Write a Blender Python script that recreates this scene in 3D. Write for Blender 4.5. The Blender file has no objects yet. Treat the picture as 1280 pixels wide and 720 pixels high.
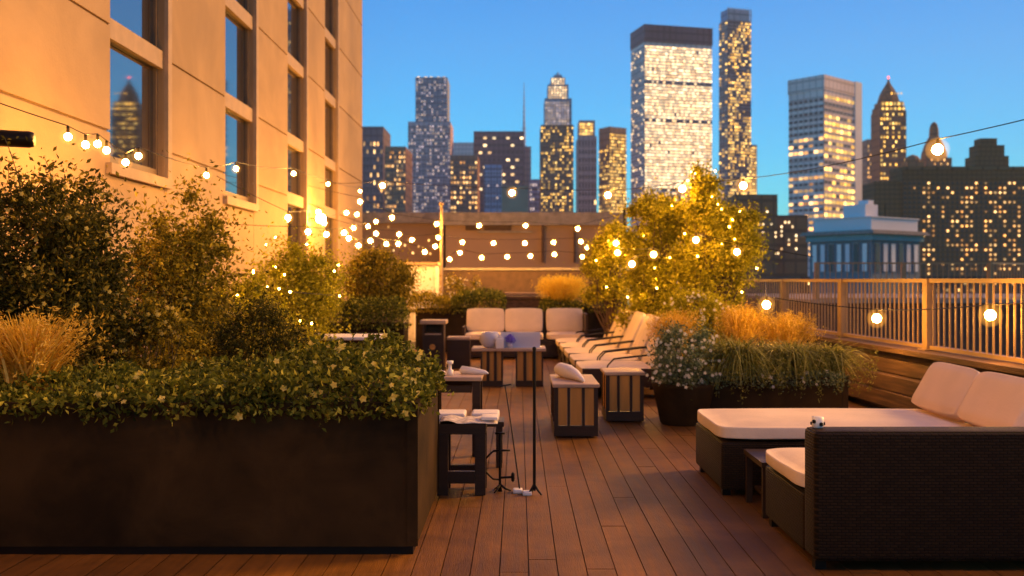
import bpy, bmesh, math, random
from mathutils import Vector, Matrix, noise
random.seed(7)
R = math.radians
D = bpy.data
sc = bpy.context.scene
C = sc.collection
F = 1244.0; CX = 648.0; CY = 350.0; H = 1.55        # focal length in px, vanishing point, eye height

def P(px, py, Y):                                    # point seen at (px,py) standing at distance Y
    return Vector(((px-CX)/F*Y, Y, H-(py-CY)/F*Y))

# ------------------------------------------------------------------ materials
MATS = {}
def nmat(name):
    m = D.materials.new(name); m.use_nodes = True
    MATS[name] = m
    return m, m.node_tree, m.node_tree.nodes['Principled BSDF']
def setp(b, **k):
    for n, v in k.items():
        n = n.replace('_', ' ')
        if n in b.inputs: b.inputs[n].default_value = v
def c4(c): return (c[0], c[1], c[2], 1)
def mat(name, col, rough=.7, metal=0, stain=0, sscale=.8, var=.25, scale=6, bump=.1, bscale=None, stretch=(1,1,1), spec=.3, rnd=0):
    """noise-varied paint / stone / wood material with bump; rnd = variation per loose piece"""
    m, nt, b = nmat(name); N = nt.nodes; L = nt.links
    tc = N.new('ShaderNodeTexCoord'); mp = N.new('ShaderNodeMapping'); mp.inputs['Scale'].default_value = stretch
    L.new(tc.outputs['Object'], mp.inputs['Vector'])
    n1 = N.new('ShaderNodeTexNoise'); n1.inputs['Scale'].default_value = scale; n1.inputs['Detail'].default_value = 6
    L.new(mp.outputs[0], n1.inputs['Vector'])
    r = N.new('ShaderNodeValToRGB')
    r.color_ramp.elements[0].position = .3; r.color_ramp.elements[1].position = .72
    r.color_ramp.elements[0].color = c4([x*(1-var) for x in col]); r.color_ramp.elements[1].color = c4([min(1, x*(1+var)) for x in col])
    L.new(n1.outputs['Fac'], r.inputs[0])
    out = r.outputs[0]
    if rnd:
        g = N.new('ShaderNodeNewGeometry'); mr = N.new('ShaderNodeMapRange'); mr.inputs[3].default_value = 1-rnd; mr.inputs[4].default_value = 1+rnd
        L.new(g.outputs['Random Per Island'], mr.inputs[0])
        mx = N.new('ShaderNodeVectorMath'); mx.operation = 'SCALE'
        L.new(out, mx.inputs[0]); L.new(mr.outputs[0], mx.inputs['Scale']); out = mx.outputs[0]
    if stain:
        n3 = N.new('ShaderNodeTexNoise'); n3.inputs['Scale'].default_value = sscale; n3.inputs['Detail'].default_value = 9; n3.inputs['Roughness'].default_value = .65; n3.inputs['Distortion'].default_value = .6
        L.new(tc.outputs['Object'], n3.inputs['Vector']); mr3 = N.new('ShaderNodeMapRange'); mr3.inputs[1].default_value = .38; mr3.inputs[2].default_value = .62; mr3.inputs[3].default_value = 1-stain; mr3.inputs[4].default_value = 1+stain*.5
        L.new(n3.outputs['Fac'], mr3.inputs[0]); m3 = N.new('ShaderNodeVectorMath'); m3.operation = 'SCALE'; L.new(out, m3.inputs[0]); L.new(mr3.outputs[0], m3.inputs['Scale']); out = m3.outputs[0]
    L.new(out, b.inputs['Base Color'])
    n2 = N.new('ShaderNodeTexNoise'); n2.inputs['Scale'].default_value = bscale or scale*5; n2.inputs['Detail'].default_value = 8
    L.new(mp.outputs[0], n2.inputs['Vector'])
    bp = N.new('ShaderNodeBump'); bp.inputs['Strength'].default_value = bump; bp.inputs['Distance'].default_value = .02
    L.new(n2.outputs['Fac'], bp.inputs['Height']); L.new(bp.outputs[0], b.inputs['Normal'])
    mr2 = N.new('ShaderNodeMapRange'); mr2.inputs[3].default_value = max(0, rough-.12); mr2.inputs[4].default_value = min(1, rough+.12)
    L.new(n1.outputs['Fac'], mr2.inputs[0]); L.new(mr2.outputs[0], b.inputs['Roughness'])
    setp(b, Metallic=metal); setp(b, Specular_IOR_Level=spec)
    return m
def leafmat(name, dark, light, hi=None, trans=.35):
    m, nt, b = nmat(name); N = nt.nodes; L = nt.links
    g = N.new('ShaderNodeNewGeometry'); r = N.new('ShaderNodeValToRGB')
    r.color_ramp.elements[0].color = c4(dark); r.color_ramp.elements[1].color = c4(light); r.color_ramp.elements[1].position = .8
    if hi:
        e = r.color_ramp.elements.new(.97); e.color = c4(hi)
    L.new(g.outputs['Random Per Island'], r.inputs[0]); L.new(r.outputs[0], b.inputs['Base Color'])
    setp(b, Roughness=.6); setp(b, Specular_IOR_Level=.15)
    t = N.new('ShaderNodeBsdfTranslucent'); L.new(r.outputs[0], t.inputs[0])
    mx = N.new('ShaderNodeMixShader'); mx.inputs[0].default_value = trans
    L.new(b.outputs[0], mx.inputs[1]); L.new(t.outputs[0], mx.inputs[2])
    L.new(mx.outputs[0], N['Material Output'].inputs['Surface'])
    return m
def emis(name, col, strength, col2=None, smin=None, sample='NONE'):
    m, nt, b = nmat(name); N = nt.nodes; L = nt.links
    setp(b, Base_Color=c4([.02]*3)); b.inputs['Emission Strength'].default_value = strength; b.inputs['Emission Color'].default_value = c4(col)
    if col2:
        g = N.new('ShaderNodeNewGeometry'); oi = N.new('ShaderNodeObjectInfo')
        a = N.new('ShaderNodeMath'); a.operation = 'ADD'; L.new(g.outputs['Random Per Island'], a.inputs[0]); L.new(oi.outputs['Random'], a.inputs[1])
        f = N.new('ShaderNodeMath'); f.operation = 'FRACT'; L.new(a.outputs[0], f.inputs[0])
        r = N.new('ShaderNodeValToRGB'); r.color_ramp.elements[0].color = c4(col); r.color_ramp.elements[1].color = c4(col2)
        L.new(f.outputs[0], r.inputs[0]); L.new(r.outputs[0], b.inputs['Emission Color'])
        m2 = N.new('ShaderNodeMath'); m2.operation = 'MULTIPLY'; m2.inputs[1].default_value = 7.31; L.new(f.outputs[0], m2.inputs[0])
        f2 = N.new('ShaderNodeMath'); f2.operation = 'FRACT'; L.new(m2.outputs[0], f2.inputs[0])
        pw = N.new('ShaderNodeMath'); pw.operation = 'POWER'; pw.inputs[1].default_value = 1.6; L.new(f2.outputs[0], pw.inputs[0])
        mr = N.new('ShaderNodeMapRange'); mr.inputs[3].default_value = smin; mr.inputs[4].default_value = strength; L.new(pw.outputs[0], mr.inputs[0])
        # uneven light inside the pane (blinds, lamps)
        tc = N.new('ShaderNodeTexCoord'); nz = N.new('ShaderNodeTexNoise'); nz.inputs['Scale'].default_value = .35; L.new(tc.outputs['Object'], nz.inputs['Vector'])
        mm = N.new('ShaderNodeMath'); mm.operation = 'MULTIPLY'; L.new(mr.outputs[0], mm.inputs[0])
        mr3 = N.new('ShaderNodeMapRange'); mr3.inputs[1].default_value = .3; mr3.inputs[2].default_value = .7; mr3.inputs[3].default_value = .6; mr3.inputs[4].default_value = 1.3
        L.new(nz.outputs['Fac'], mr3.inputs[0]); L.new(mr3.outputs[0], mm.inputs[1])
        L.new(mm.outputs[0], b.inputs['Emission Strength'])
    m.cycles.emission_sampling = sample
    return m

facade = mat('facade_stone', (.43, .275, .145), .8, var=.10, scale=.7, bump=.15, bscale=30, rnd=.06, stain=.14, sscale=.5)
trim = mat('facade_trim', (.44, .30, .19), .7, var=.1, bump=.05)
bronze = mat('bronze_frame', (.20, .13, .08), .45, var=.15)
darkback = mat('dark_back_stone', (.16, .11, .08), .9)  # plain dark brown for the building core and the service grille
wood = mat('deck_wood', (.18, .077, .014), .62, stain=.35, sscale=1.1, var=.22, scale=3.0, bump=.25, bscale=22, stretch=(9, .5, 9), rnd=.12, spec=.25)
roofm = mat('roof_membrane', (.05, .045, .04), .9)
planterm = mat('planter_metal', (.036, .020, .0065), .8, stain=.4, sscale=2.2, var=.45, scale=1.6, bump=.05, spec=.12)
soil = mat('soil', (.035, .022, .014), .95, bump=.6)
darkwood = mat('dark_stained_wood', (.034, .015, .006), .5, var=.3, scale=4, bump=.15, stretch=(1, 1, 6))
panelwood = mat('amber_panel_wood', (.58, .27, .05), .5, var=.2, scale=3, bump=.1, stretch=(6, 6, .6))
lightwood = mat('pale_table_wood', (.50, .34, .22), .55, var=.15, scale=4, bump=.08, stretch=(1, 6, 1))
parapetwood = mat('weathered_ledge_wood', (.13, .070, .040), .75, var=.45, scale=3, bump=.4, stretch=(3, .5, 9))
black = mat('black_metal', (.012, .008, .006), .45, metal=.5, bump=.03)
railpaint = mat('bronze_rail_paint', (.33, .205, .10), .45, var=.12, bump=.04, spec=.4)
cushion = mat('cushion_canvas', (.84, .67, .50), .9, stain=.06, sscale=3, var=.05, scale=3, bump=.12, bscale=60)
cushion2 = mat('peach_cushion_canvas', (.82, .60, .42), .9, var=.06, scale=3, bump=.12, bscale=60)
linen = mat('white_linen', (.85, .78, .72), .85, var=.05, bump=.2, bscale=25)
ceramic = mat('white_ceramic', (.85, .80, .75), .3, var=.03, bump=0)
bark = mat('bark', (.12, .075, .045), .9, bump=.5, bscale=30)
stem = mat('green_stem', (.10, .08, .035), .8)
concrete = mat('grey_concrete', (.30, .25, .22), .85)
brickdark = mat('dark_brick', (.10, .06, .045), .9, var=.25)
rust = mat('reddish_masonry', (.40, .25, .17), .9, var=.2, scale=.1)
teal = mat('verdigris_copper', (.16, .30, .32), .7, var=.15)
whitewall = mat('white_render', (.72, .66, .66), .7, var=.08, scale=.1)
leaf_dark = leafmat('leaf_dark_green', (.022, .026, .004), (.13, .115, .014), (.55, .40, .05), .42)
leaf_hedge = leafmat('leaf_hedge_green', (.022, .035, .004), (.19, .20, .020), (.55, .50, .07))
leaf_gold = leafmat('leaf_golden', (.17, .16, .006), (.52, .47, .02), (.85, .72, .08), .5)
leaf_olive = leafmat('leaf_olive', (.07, .065, .006), (.36, .28, .02), (.72, .54, .06), .48)
leaf_silver = leafmat('leaf_silver_green', (.055, .085, .045), (.20, .26, .12), (.5, .5, .25), .3)
straw = leafmat('grass_straw', (.50, .30, .02), (.85, .58, .08), (.95, .72, .20), .4)
blade = leafmat('grass_blade', (.08, .085, .01), (.36, .34, .06), (.65, .58, .18), .35)
flower = leafmat('petal_yellow', (.75, .55, .08), (.85, .70, .2), None, .4)
flowerw = leafmat('petal_white', (.75, .68, .5), (.88, .82, .68), None, .4)

def rattan():
    m, nt, b = nmat('rattan_weave'); N = nt.nodes; L = nt.links
    tc = N.new('ShaderNodeTexCoord'); sp = N.new('ShaderNodeSeparateXYZ'); L.new(tc.outputs['Object'], sp.inputs[0])
    a = N.new('ShaderNodeMath'); L.new(sp.outputs[0], a.inputs[0]); L.new(sp.outputs[1], a.inputs[1])
    cb = N.new('ShaderNodeCombineXYZ'); L.new(a.outputs[0], cb.inputs[0]); L.new(sp.outputs[2], cb.inputs[1])
    br = N.new('ShaderNodeTexBrick'); L.new(cb.outputs[0], br.inputs['Vector'])
    br.inputs['Scale'].default_value = 1; br.inputs['Brick Width'].default_value = .040; br.inputs['Row Height'].default_value = .016
    br.inputs['Mortar Size'].default_value = .005; br.inputs['Mortar Smooth'].default_value = 1
    br.inputs['Color1'].default_value = (.036, .019, .007, 1); br.inputs['Color2'].default_value = (.022, .011, .004, 1); br.inputs['Mortar'].default_value = (.003, .002, .001, 1)
    L.new(br.outputs[0], b.inputs['Base Color'])
    iv = N.new('ShaderNodeMath'); iv.operation = 'SUBTRACT'; iv.inputs[0].default_value = 1; L.new(br.outputs['Fac'], iv.inputs[1])
    bp = N.new('ShaderNodeBump'); bp.inputs['Strength'].default_value = .9; bp.inputs['Distance'].default_value = .006
    L.new(iv.outputs[0], bp.inputs['Height']); L.new(bp.outputs[0], b.inputs['Normal'])
    setp(b, Roughness=.6); setp(b, Specular_IOR_Level=.15)
    return m
rattanm = rattan()
def glassmat(name, col, rough=.03, refl=(.9,.9,.9)):
    m, nt, b = nmat(name)
    setp(b, Base_Color=c4(col), Roughness=rough, Metallic=0); setp(b, Specular_IOR_Level=1.0); setp(b, IOR=2.7)
    return m
winglass = glassmat('facade_glass', (.012, .014, .022))
citywin = mat('dark_city_glass', (.055, .042, .045), .35, var=.2, spec=.5)
def clearblue():
    m, nt, b = nmat('blue_glass')
    setp(b, Base_Color=(.86, .86, 1.0, 1), Roughness=.3, IOR=1.45); b.inputs['Transmission Weight'].default_value = .4
    return m
blueglass = clearblue()
bulbm = emis('warm_bulb', (1, .45, .07), 230, sample='FRONT')
fairym = emis('fairy_bulb', (1, .50, .08), 130, sample='FRONT')
amberw = emis('window_amber', (1, .40, .08), 2.6, (1, .60, .22), .3)
whitew = emis('window_warm_white', (1, .56, .22), 2.6, (1, .74, .40), .85)
goldw = emis('window_gold', (1, .46, .05), 2.6, (1, .62, .16), .5)
coolw = emis('window_cool', (.85, .66, .70), .9, (1, .68, .42), .3)
redm = emis('beacon_red', (1, .08, .03), 4)
def halo():  # lens bloom put in as a glowing volume round each bulb, not glass
    m, nt, b = nmat('bulb_halo_glow'); N = nt.nodes; L = nt.links; N.remove(b)
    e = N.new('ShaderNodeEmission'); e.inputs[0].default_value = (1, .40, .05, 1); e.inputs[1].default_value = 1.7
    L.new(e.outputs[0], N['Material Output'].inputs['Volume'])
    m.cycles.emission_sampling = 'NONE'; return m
halom = halo()
def cm(name, col, var=.16, floor=3.9, bay=3.2):
    m = mat(name, col, .8, var=var, scale=.03, bump=.05, bscale=.2); nt = m.node_tree; N = nt.nodes; L = nt.links; b = N['Principled BSDF']
    src = b.inputs['Base Color'].links[0].from_socket; tc = N.new('ShaderNodeTexCoord'); sp = N.new('ShaderNodeSeparateXYZ'); L.new(tc.outputs['Object'], sp.inputs[0])
    def line(sock, per, wd):
        d = N.new('ShaderNodeMath'); d.operation = 'DIVIDE'; d.inputs[1].default_value = per; L.new(sock, d.inputs[0])
        f = N.new('ShaderNodeMath'); f.operation = 'FRACT'; L.new(d.outputs[0], f.inputs[0])
        g = N.new('ShaderNodeMath'); g.operation = 'LESS_THAN'; g.inputs[1].default_value = wd; L.new(f.outputs[0], g.inputs[0]); return g.outputs[0]
    a = N.new('ShaderNodeMath'); L.new(sp.outputs[0], a.inputs[0]); L.new(sp.outputs[1], a.inputs[1])
    mx = N.new('ShaderNodeMath'); mx.operation = 'MAXIMUM'; L.new(line(sp.outputs[2], floor, .22), mx.inputs[0]); L.new(line(a.outputs[0], bay, .16), mx.inputs[1])
    mr = N.new('ShaderNodeMapRange'); mr.inputs[3].default_value = 1.08; mr.inputs[4].default_value = .62; L.new(mx.outputs[0], mr.inputs[0])
    sc_ = N.new('ShaderNodeVectorMath'); sc_.operation = 'SCALE'; L.new(src, sc_.inputs[0]); L.new(mr.outputs[0], sc_.inputs['Scale']); L.new(sc_.outputs[0], b.inputs['Base Color'])
    return m
lav = cm('lavender_stone', (.68, .46, .46)); bluegl = cm('blue_grey_cladding', (.34, .36, .42)); dgrey = cm('dark_grey_cladding', (.19, .14, .15))
brown = cm('brown_stone', (.36, .18, .10)); dbrown = cm('dark_brown_stone', (.24, .11, .045)); paleb = cm('pale_blue_cladding', (.30, .36, .50))
whites = cm('white_marble', (.78, .62, .58)); pinkg = cm('pink_grey_stone', (.46, .31, .28)); louvre = cm('louvre_band', (.16, .13, .15)); tan = cm('tan_stone', (.30, .20, .13))

# ------------------------------------------------------------------ mesh helpers
class MB:
    def __init__(s): s.v = []; s.f = []; s.m = []
    def add(s, vs, fs, mi=0):
        o = len(s.v); s.v += [tuple(v) for v in vs]; s.f += [tuple(i+o for i in f) for f in fs]; s.m += [mi]*len(fs); return s
    def box(s, x0, x1, y0, y1, z0, z1, mi=0, M=None):
        vs = [Vector((x, y, z)) for z in (z0, z1) for y in (y0, y1) for x in (x0, x1)]
        if M: vs = [M @ v for v in vs]
        return s.add(vs, [(0,2,3,1),(4,5,7,6),(0,1,5,4),(2,6,7,3),(0,4,6,2),(1,3,7,5)], mi)
    def tube(s, pts, rad, n=8, mi=0, cap=True):
        pts = [Vector(p) for p in pts]
        if not isinstance(rad, (list, tuple)): rad = [rad]*len(pts)
        rings = []; up = None
        for i, p in enumerate(pts):
            d = (pts[min(i+1, len(pts)-1)] - pts[max(i-1, 0)])
            if d.length < 1e-9: d = Vector((0,0,1))
            d.normalize()
            if up is None: up = Vector((1,0,0)) if abs(d.x) < .9 else Vector((0,1,0))
            u = (up - d*up.dot(d)); u.normalize(); up = u; w = d.cross(u)
            rings.append([p + (u*math.cos(2*math.pi*k/n) + w*math.sin(2*math.pi*k/n))*rad[i] for k in range(n)])
        vs = [v for r in rings for v in r]; fs = []
        for i in range(len(pts)-1):
            for k in range(n): fs.append((i*n+k, i*n+(k+1)%n, (i+1)*n+(k+1)%n, (i+1)*n+k))
        if cap: fs += [tuple(range(n-1, -1, -1)), tuple((len(pts)-1)*n+k for k in range(n))]
        return s.add(vs, fs, mi)
    def lathe(s, prof, c=(0,0,0), n=20, mi=0):
        return s.tube([(c[0], c[1], c[2]+z+i*1e-6) for i, (r, z) in enumerate(prof)], [r for r, z in prof], n, mi)
    def prism(s, poly, y0, y1, mi=0):               # polygon in x,z pushed along y
        n = len(poly)
        vs = [(x, y0, z) for x, z in poly] + [(x, y1, z) for x, z in poly]
        return s.add(vs, [tuple(range(n)), tuple(range(2*n-1, n-1, -1))] + [(i, i+n, (i+1) % n+n, (i+1) % n) for i in range(n)], mi)
    def build(s, name, m, parent=None, smooth=False, loc=None):
        me = D.meshes.new(name); me.from_pydata(s.v, [], s.f)
        for mm in (m if isinstance(m, (list, tuple)) else [m]): me.materials.append(mm)
        if any(s.m): me.polygons.foreach_set('material_index', s.m)
        if smooth: me.polygons.foreach_set('use_smooth', [True]*len(s.f))
        me.update()
        o = D.objects.new(name, me); C.objects.link(o)
        if parent: o.parent = parent
        if loc: o.location = loc
        return o
def tag(o, label=None, cat=None, group=None, kind=None):
    if label: o['label'] = label
    if cat: o['category'] = cat
    if group: o['group'] = group
    if kind: o['kind'] = kind
    return o
def empty(name, loc, label, cat, group=None, rz=0):
    o = D.objects.new(name, None); C.objects.link(o); o.location = loc; o.rotation_euler = (0, 0, rz); o.empty_display_size = .2
    return tag(o, label, cat, group)
def rbox(name, x0, x1, y0, y1, z0, z1, m, parent=None, bev=.03, seg=3, puff=0, M=None):
    """soft rounded block: cushion or softened timber"""
    bm = bmesh.new(); bmesh.ops.create_cube(bm, size=1)
    for v in bm.verts: v.co = Vector(((x0+x1)/2 + v.co.x*(x1-x0), (y0+y1)/2 + v.co.y*(y1-y0), (z0+z1)/2 + v.co.z*(z1-z0)))
    if puff:
        cl = bm.edges.layers.float.new('crease_edge')
        for e in bm.edges: e[cl] = .62
    if puff: bmesh.ops.subdivide_edges(bm, edges=bm.edges[:], cuts=7, use_grid_fill=True)
    else: bmesh.ops.bevel(bm, geom=bm.edges[:], offset=bev, segments=seg, affect='EDGES', profile=.6)
    if puff:
        bm.normal_update(); cl = bm.edges.layers.float['crease_edge']
        for e in bm.edges: e[cl] = .62 if (len(e.link_faces) == 2 and e.link_faces[0].normal.dot(e.link_faces[1].normal) < .5) else 0
        cx, cy, cz = (x0+x1)/2, (y0+y1)/2, (z0+z1)/2; hx, hy, hz = (x1-x0)/2, (y1-y0)/2, (z1-z0)/2
        for v in bm.verts:
            a = [abs(v.co.x-cx)/hx, abs(v.co.y-cy)/hy, abs(v.co.z-cz)/hz]
            # round the corners, then swell the middle of each face
            for i, (c, h) in enumerate(((cx, hx), (cy, hy), (cz, hz))):
                oth = [a[j] for j in range(3) if j != i]
                pull = bev*(sum(max(0, (o-.72)/.28)**2 for o in oth))
                sw = puff*(1-oth[0]**2)*(1-oth[1]**2)
                d = v.co[i]-c
                if abs(d) > h*.98: v.co[i] = c + math.copysign(h - min(pull, h*.6) + sw, d)
            nz = noise.noise(v.co*4.1)*.006 + noise.noise(v.co*9)*.003
            v.co += Vector((nz, nz, nz))
    for f in bm.faces: f.smooth = True
    if M: bm.transform(M)
    me = D.meshes.new(name); bm.to_mesh(me); bm.free(); me.materials.append(m)
    o = D.objects.new(name, me); C.objects.link(o)
    if puff:
        md = o.modifiers.new('s', 'SUBSURF'); md.levels = md.render_levels = 1
    if parent: o.parent = parent
    return o
def copy_tree(o, parent=None):
    c = o.copy(); C.objects.link(c); c.parent = parent
    for ch in list(o.children): copy_tree(ch, c)
    return c

# ------------------------------------------------------------------ plants
def rv():
    while True:
        v = Vector((random.uniform(-1,1), random.uniform(-1,1), random.uniform(-1,1)))
        if .05 < v.length < 1: return v.normalized()
def add_leaf(mb, p, s, n=None, asp=.5, mi=0):
    d = rv(); n = n or rv(); w = d.cross(n)
    if w.length < .05: w = d.cross(Vector((0,0,1)))
    w.normalize(); fold = d.cross(w)*s*.12
    mb.add([p, p+d*s*.5+w*s*asp*.5+fold, p+d*s, p+d*s*.5-w*s*asp*.5+fold], [(0,1,2,3)], mi)
def crown(mb, c, r, n, ls, clumps=26, cr=.32, shell=.55, flat=0, bias=0):
    """leaves gathered in clumps through an uneven ellipsoid, sized in metres"""
    cs = []
    for _ in range(clumps):
        d = rv(); k = random.uniform(shell, 1.0)
        lump = 1 + .22*noise.noise(d*1.9+Vector(c))
        cs.append((Vector((c[0]+d.x*r[0]*k*lump, c[1]+d.y*r[1]*k*lump, c[2]+d.z*r[2]*k*lump)), random.uniform(.6, 1.25)))
    rm = min(r)
    for i in range(n):
        q, w = cs[random.randrange(clumps)]
        d = rv()*abs(random.gauss(0, cr*rm*w))
        if flat and (q+d).z < flat: continue
        add_leaf(mb, q+d, ls*random.uniform(.6, 1.3))
    return cs
def branches(mb, base, cs, r0=.03, n=6, trunk=None):
    base = Vector(base)
    if trunk:
        pts = [base + (Vector(trunk)-base)*t + Vector((noise.noise(Vector((t*3, base.x, 0)))*.06, noise.noise(Vector((0, t*3, base.x)))*.06, 0)) for t in (0, .33, .66, 1)]
        mb.tube(pts, [r0*1.6, r0*1.3, r0*1.1, r0*.9], 8)
    for q, w in cs:
        t0 = pts[random.choice((1, 2, 3))] if trunk else base+Vector((random.uniform(-.05,.05), random.uniform(-.05,.05), 0))
        mid = t0.lerp(q, .5) + rv()*.07*(q-t0).length
        mb.tube([t0, t0.lerp(mid, .5)+rv()*.02, mid, mid.lerp(q, .5)+rv()*.02, q], [r0*.6, r0*.5, r0*.38, r0*.25, r0*.1], n, cap=False)
def sprigs(mb, sb, starts, n, length, ls):
    """shoots that stand clear of the crown with leaves along them"""
    for _ in range(n):
        q = random.choice(starts)[0]
        d = (Vector((random.uniform(-.5,.5), random.uniform(-.5,.5), 1))).normalized()
        L = length*random.uniform(.5, 1.1); pts = [q + d*L*t + Vector((.1*L*math.sin(t*2+q.x*9), 0, 0)) for t in (0, .25, .5, .75, 1)]
        sb.tube(pts, [.006, .005, .004, .003, .002], 4, cap=False)
        for k in range(int(L/ls*2.2)):
            t = random.uniform(.1, 1); p = q + d*L*t + Vector((.1*L*math.sin(t*2+q.x*9), 0, 0))
            add_leaf(mb, p, ls*random.uniform(.7, 1.2))
def shrub(name, label, cat, c, r, n, ls, m, base_z=0., clumps=30, flowers=0, fm=None, group=None, trunk=False, spr=0, sprl=.4, cr=.32, shell=.55, stems=True):
    base = (c[0], c[1], base_z)
    t = empty(name, base, label, cat, group)
    L = MB(); S = MB(); lc = (0, 0, c[2]-base_z)
    cs = crown(L, lc, r, n, ls, clumps, cr, shell, flat=.02)
    branches(S, (0,0,0), cs, .018 if not trunk else .03, 5, trunk=(0,0,(c[2]-base_z)*.55) if trunk else None)
    if spr: sprigs(L, S, cs, spr, sprl, ls)
    L.build('foliage' if not trunk else 'crown', m, t); S.build('stem' if not trunk else 'trunk', bark if trunk else stem, t)
    if flowers:
        Fm = MB()
        for _ in range(flowers):
            q, w = random.choice(cs); d = rv(); d.y = -abs(d.y); d.z *= .6
            p = q + d*min(r)*cr*random.uniform(.9, 2.0)
            if p.z < .02: continue
            for k in range(5):
                a = k*2*math.pi/5; e = Vector((math.cos(a), -.3, math.sin(a)))*.016; s2 = Vector((-math.sin(a), 0, math.cos(a)))*.008
                Fm.add([p, p+e*.7+s2, p+e*1.3, p+e*.7-s2], [(0,1,2,3)])
        Fm.build('blossom', fm or flower, t)
    return t
def grassclump(name, label, c, n, h, spread, w, m, group=None, cat='ornamental grass', droop=.6, plume=0, pm=None, upright=.5):
    t = empty(name, c, label, cat, group); B = MB()
    for _ in range(n):
        a = random.uniform(0, 2*math.pi); L = h*random.uniform(.6, 1.12); out = spread*random.uniform(.15, 1.1)
        b0 = Vector((random.gauss(0, spread*.12), random.gauss(0, spread*.12), 0)); dr = droop*random.uniform(.4, 1.3)
        d = Vector((math.cos(a), math.sin(a), 0)); sd = Vector((-math.sin(a), math.cos(a), 0)); tw = random.uniform(-.6, .6)
        pts = []
        for k in range(6):
            s = k/5; pts.append(b0 + d*out*(s**1.5) + Vector((0, 0, L*(s*(1+dr*.5) - dr*1.0*s*s))))
        vs = []
        for k, p in enumerate(pts):
            ww = w*(1-(k/5)**2*.9)*.5; vs += [p+(sd+d*tw)*ww, p-(sd+d*tw)*ww]
        B.add(vs, [(2*k, 2*k+1, 2*k+3, 2*k+2) for k in range(5)])
        if plume and random.random() < plume:
            for k in range(14): add_leaf(B, pts[-1]+Vector((random.gauss(0,.012), random.gauss(0,.012), random.uniform(-.14,.03))), .035, asp=.3)
    B.build('blades', m, t); return t

# ------------------------------------------------------------------ world, sun, camera
w = D.worlds.new('World'); sc.world = w; w.use_nodes = True
nt = w.node_tree; N = nt.nodes; L = nt.links; bg = N['Background']
sky = N.new('ShaderNodeTexSky'); sky.sky_type = 'NISHITA'; sky.sun_disc = False
SUN_EL, SUN_AZ = R(28), R(68)        # azimuth measured from +y (view direction) towards +x
sky.sun_elevation = SUN_EL; sky.sun_rotation = SUN_AZ; sky.altitude = 0; sky.air_density = 1.6; sky.dust_density = .2; sky.ozone_density = 6
tint = N.new('ShaderNodeVectorMath'); tint.operation = 'MULTIPLY'; tint.inputs[1].default_value = (.25, 1.0, 1.40)
L.new(sky.outputs[0], tint.inputs[0])
tcw = N.new('ShaderNodeTexCoord'); sxyz = N.new('ShaderNodeSeparateXYZ'); L.new(tcw.outputs['Generated'], sxyz.inputs[0])
gr = N.new('ShaderNodeValToRGB'); gr.color_ramp.elements[0].position = 0; gr.color_ramp.elements[0].color = (1.25, 1.12, 1.05, 1)
gr.color_ramp.elements[1].position = .42; gr.color_ramp.elements[1].color = (.10, .46, .66, 1)
e = gr.color_ramp.elements.new(.12); e.color = (.62, .86, .96, 1)
L.new(sxyz.outputs['Z'], gr.inputs[0])
t2 = N.new('ShaderNodeVectorMath'); t2.operation = 'MULTIPLY'; L.new(tint.outputs[0], t2.inputs[0]); L.new(gr.outputs[0], t2.inputs[1])
xr = N.new('ShaderNodeMapRange'); xr.inputs[1].default_value = -.1; xr.inputs[2].default_value = .6; xr.inputs[3].default_value = 1.05; xr.inputs[4].default_value = .62
L.new(sxyz.outputs['X'], xr.inputs[0]); t3 = N.new('ShaderNodeVectorMath'); t3.operation = 'SCALE'; L.new(t2.outputs[0], t3.inputs[0]); L.new(xr.outputs[0], t3.inputs['Scale'])
L.new(t3.outputs[0], bg.inputs['Color']); bg.inputs['Strength'].default_value = .10
sl = D.lights.new('sun', 'SUN'); sl.energy = 3.0; sl.color = (1, .47, .07); sl.angle = R(16)
so = D.objects.new('sun', sl); C.objects.link(so)
sd = Vector((math.sin(SUN_AZ)*math.cos(SUN_EL), math.cos(SUN_AZ)*math.cos(SUN_EL), math.sin(SUN_EL)))
so.rotation_euler = sd.to_track_quat('Z', 'Y').to_euler()
cam = D.cameras.new('camera'); co = D.objects.new('camera', cam); C.objects.link(co); sc.camera = co
co.location = (0, 0, H); co.rotation_euler = (R(90), 0, 0)
cam.lens = 36*F/1280; cam.sensor_width = 36; cam.shift_x = (640-CX)/1280; cam.shift_y = -(360-CY)/1280
cam.clip_start = .05; cam.clip_end = 12000
cam.dof.use_dof = True; cam.dof.focus_distance = 6.5; cam.dof.aperture_fstop = 2.0
sc.view_settings.view_transform = 'Standard'; sc.view_settings.look = 'None'; sc.view_settings.exposure = .78; sc.view_settings.gamma = 1
try: sc.cycles.use_denoising = True
except Exception: pass
sc.cycles.use_adaptive_sampling = False
sc.cycles.sample_clamp_indirect = 4; sc.cycles.max_bounces = 6
sc.cycles.caustics_reflective = False; sc.cycles.caustics_refractive = False

# ------------------------------------------------------------------ ground, deck
g = MB(); g.box(-890, 890, -55, 1090, -61, -60)
tag(g.build('ground', mat('city_ground', (.05, .045, .05), .9, scale=.01)), kind='structure')
b = MB(); b.box(-9, 6.2, -6, 31, -.6, -.035)
tag(b.build('roof', roofm), kind='structure')
b = MB(); bw = .155; x = -4.75
while x < 4.2:
    y = -3 - random.random()*3.6
    while y < 22:
        y1 = min(22, y + 3.6*random.choice((1, .75, 1)))
        dz = random.uniform(-.0015, .0015)
        b.box(x+.003, x+bw-.003, y+.002, y1-.002, -.03, dz); y = y1
    x += bw
tag(b.build('deck', wood), kind='structure')

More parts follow.
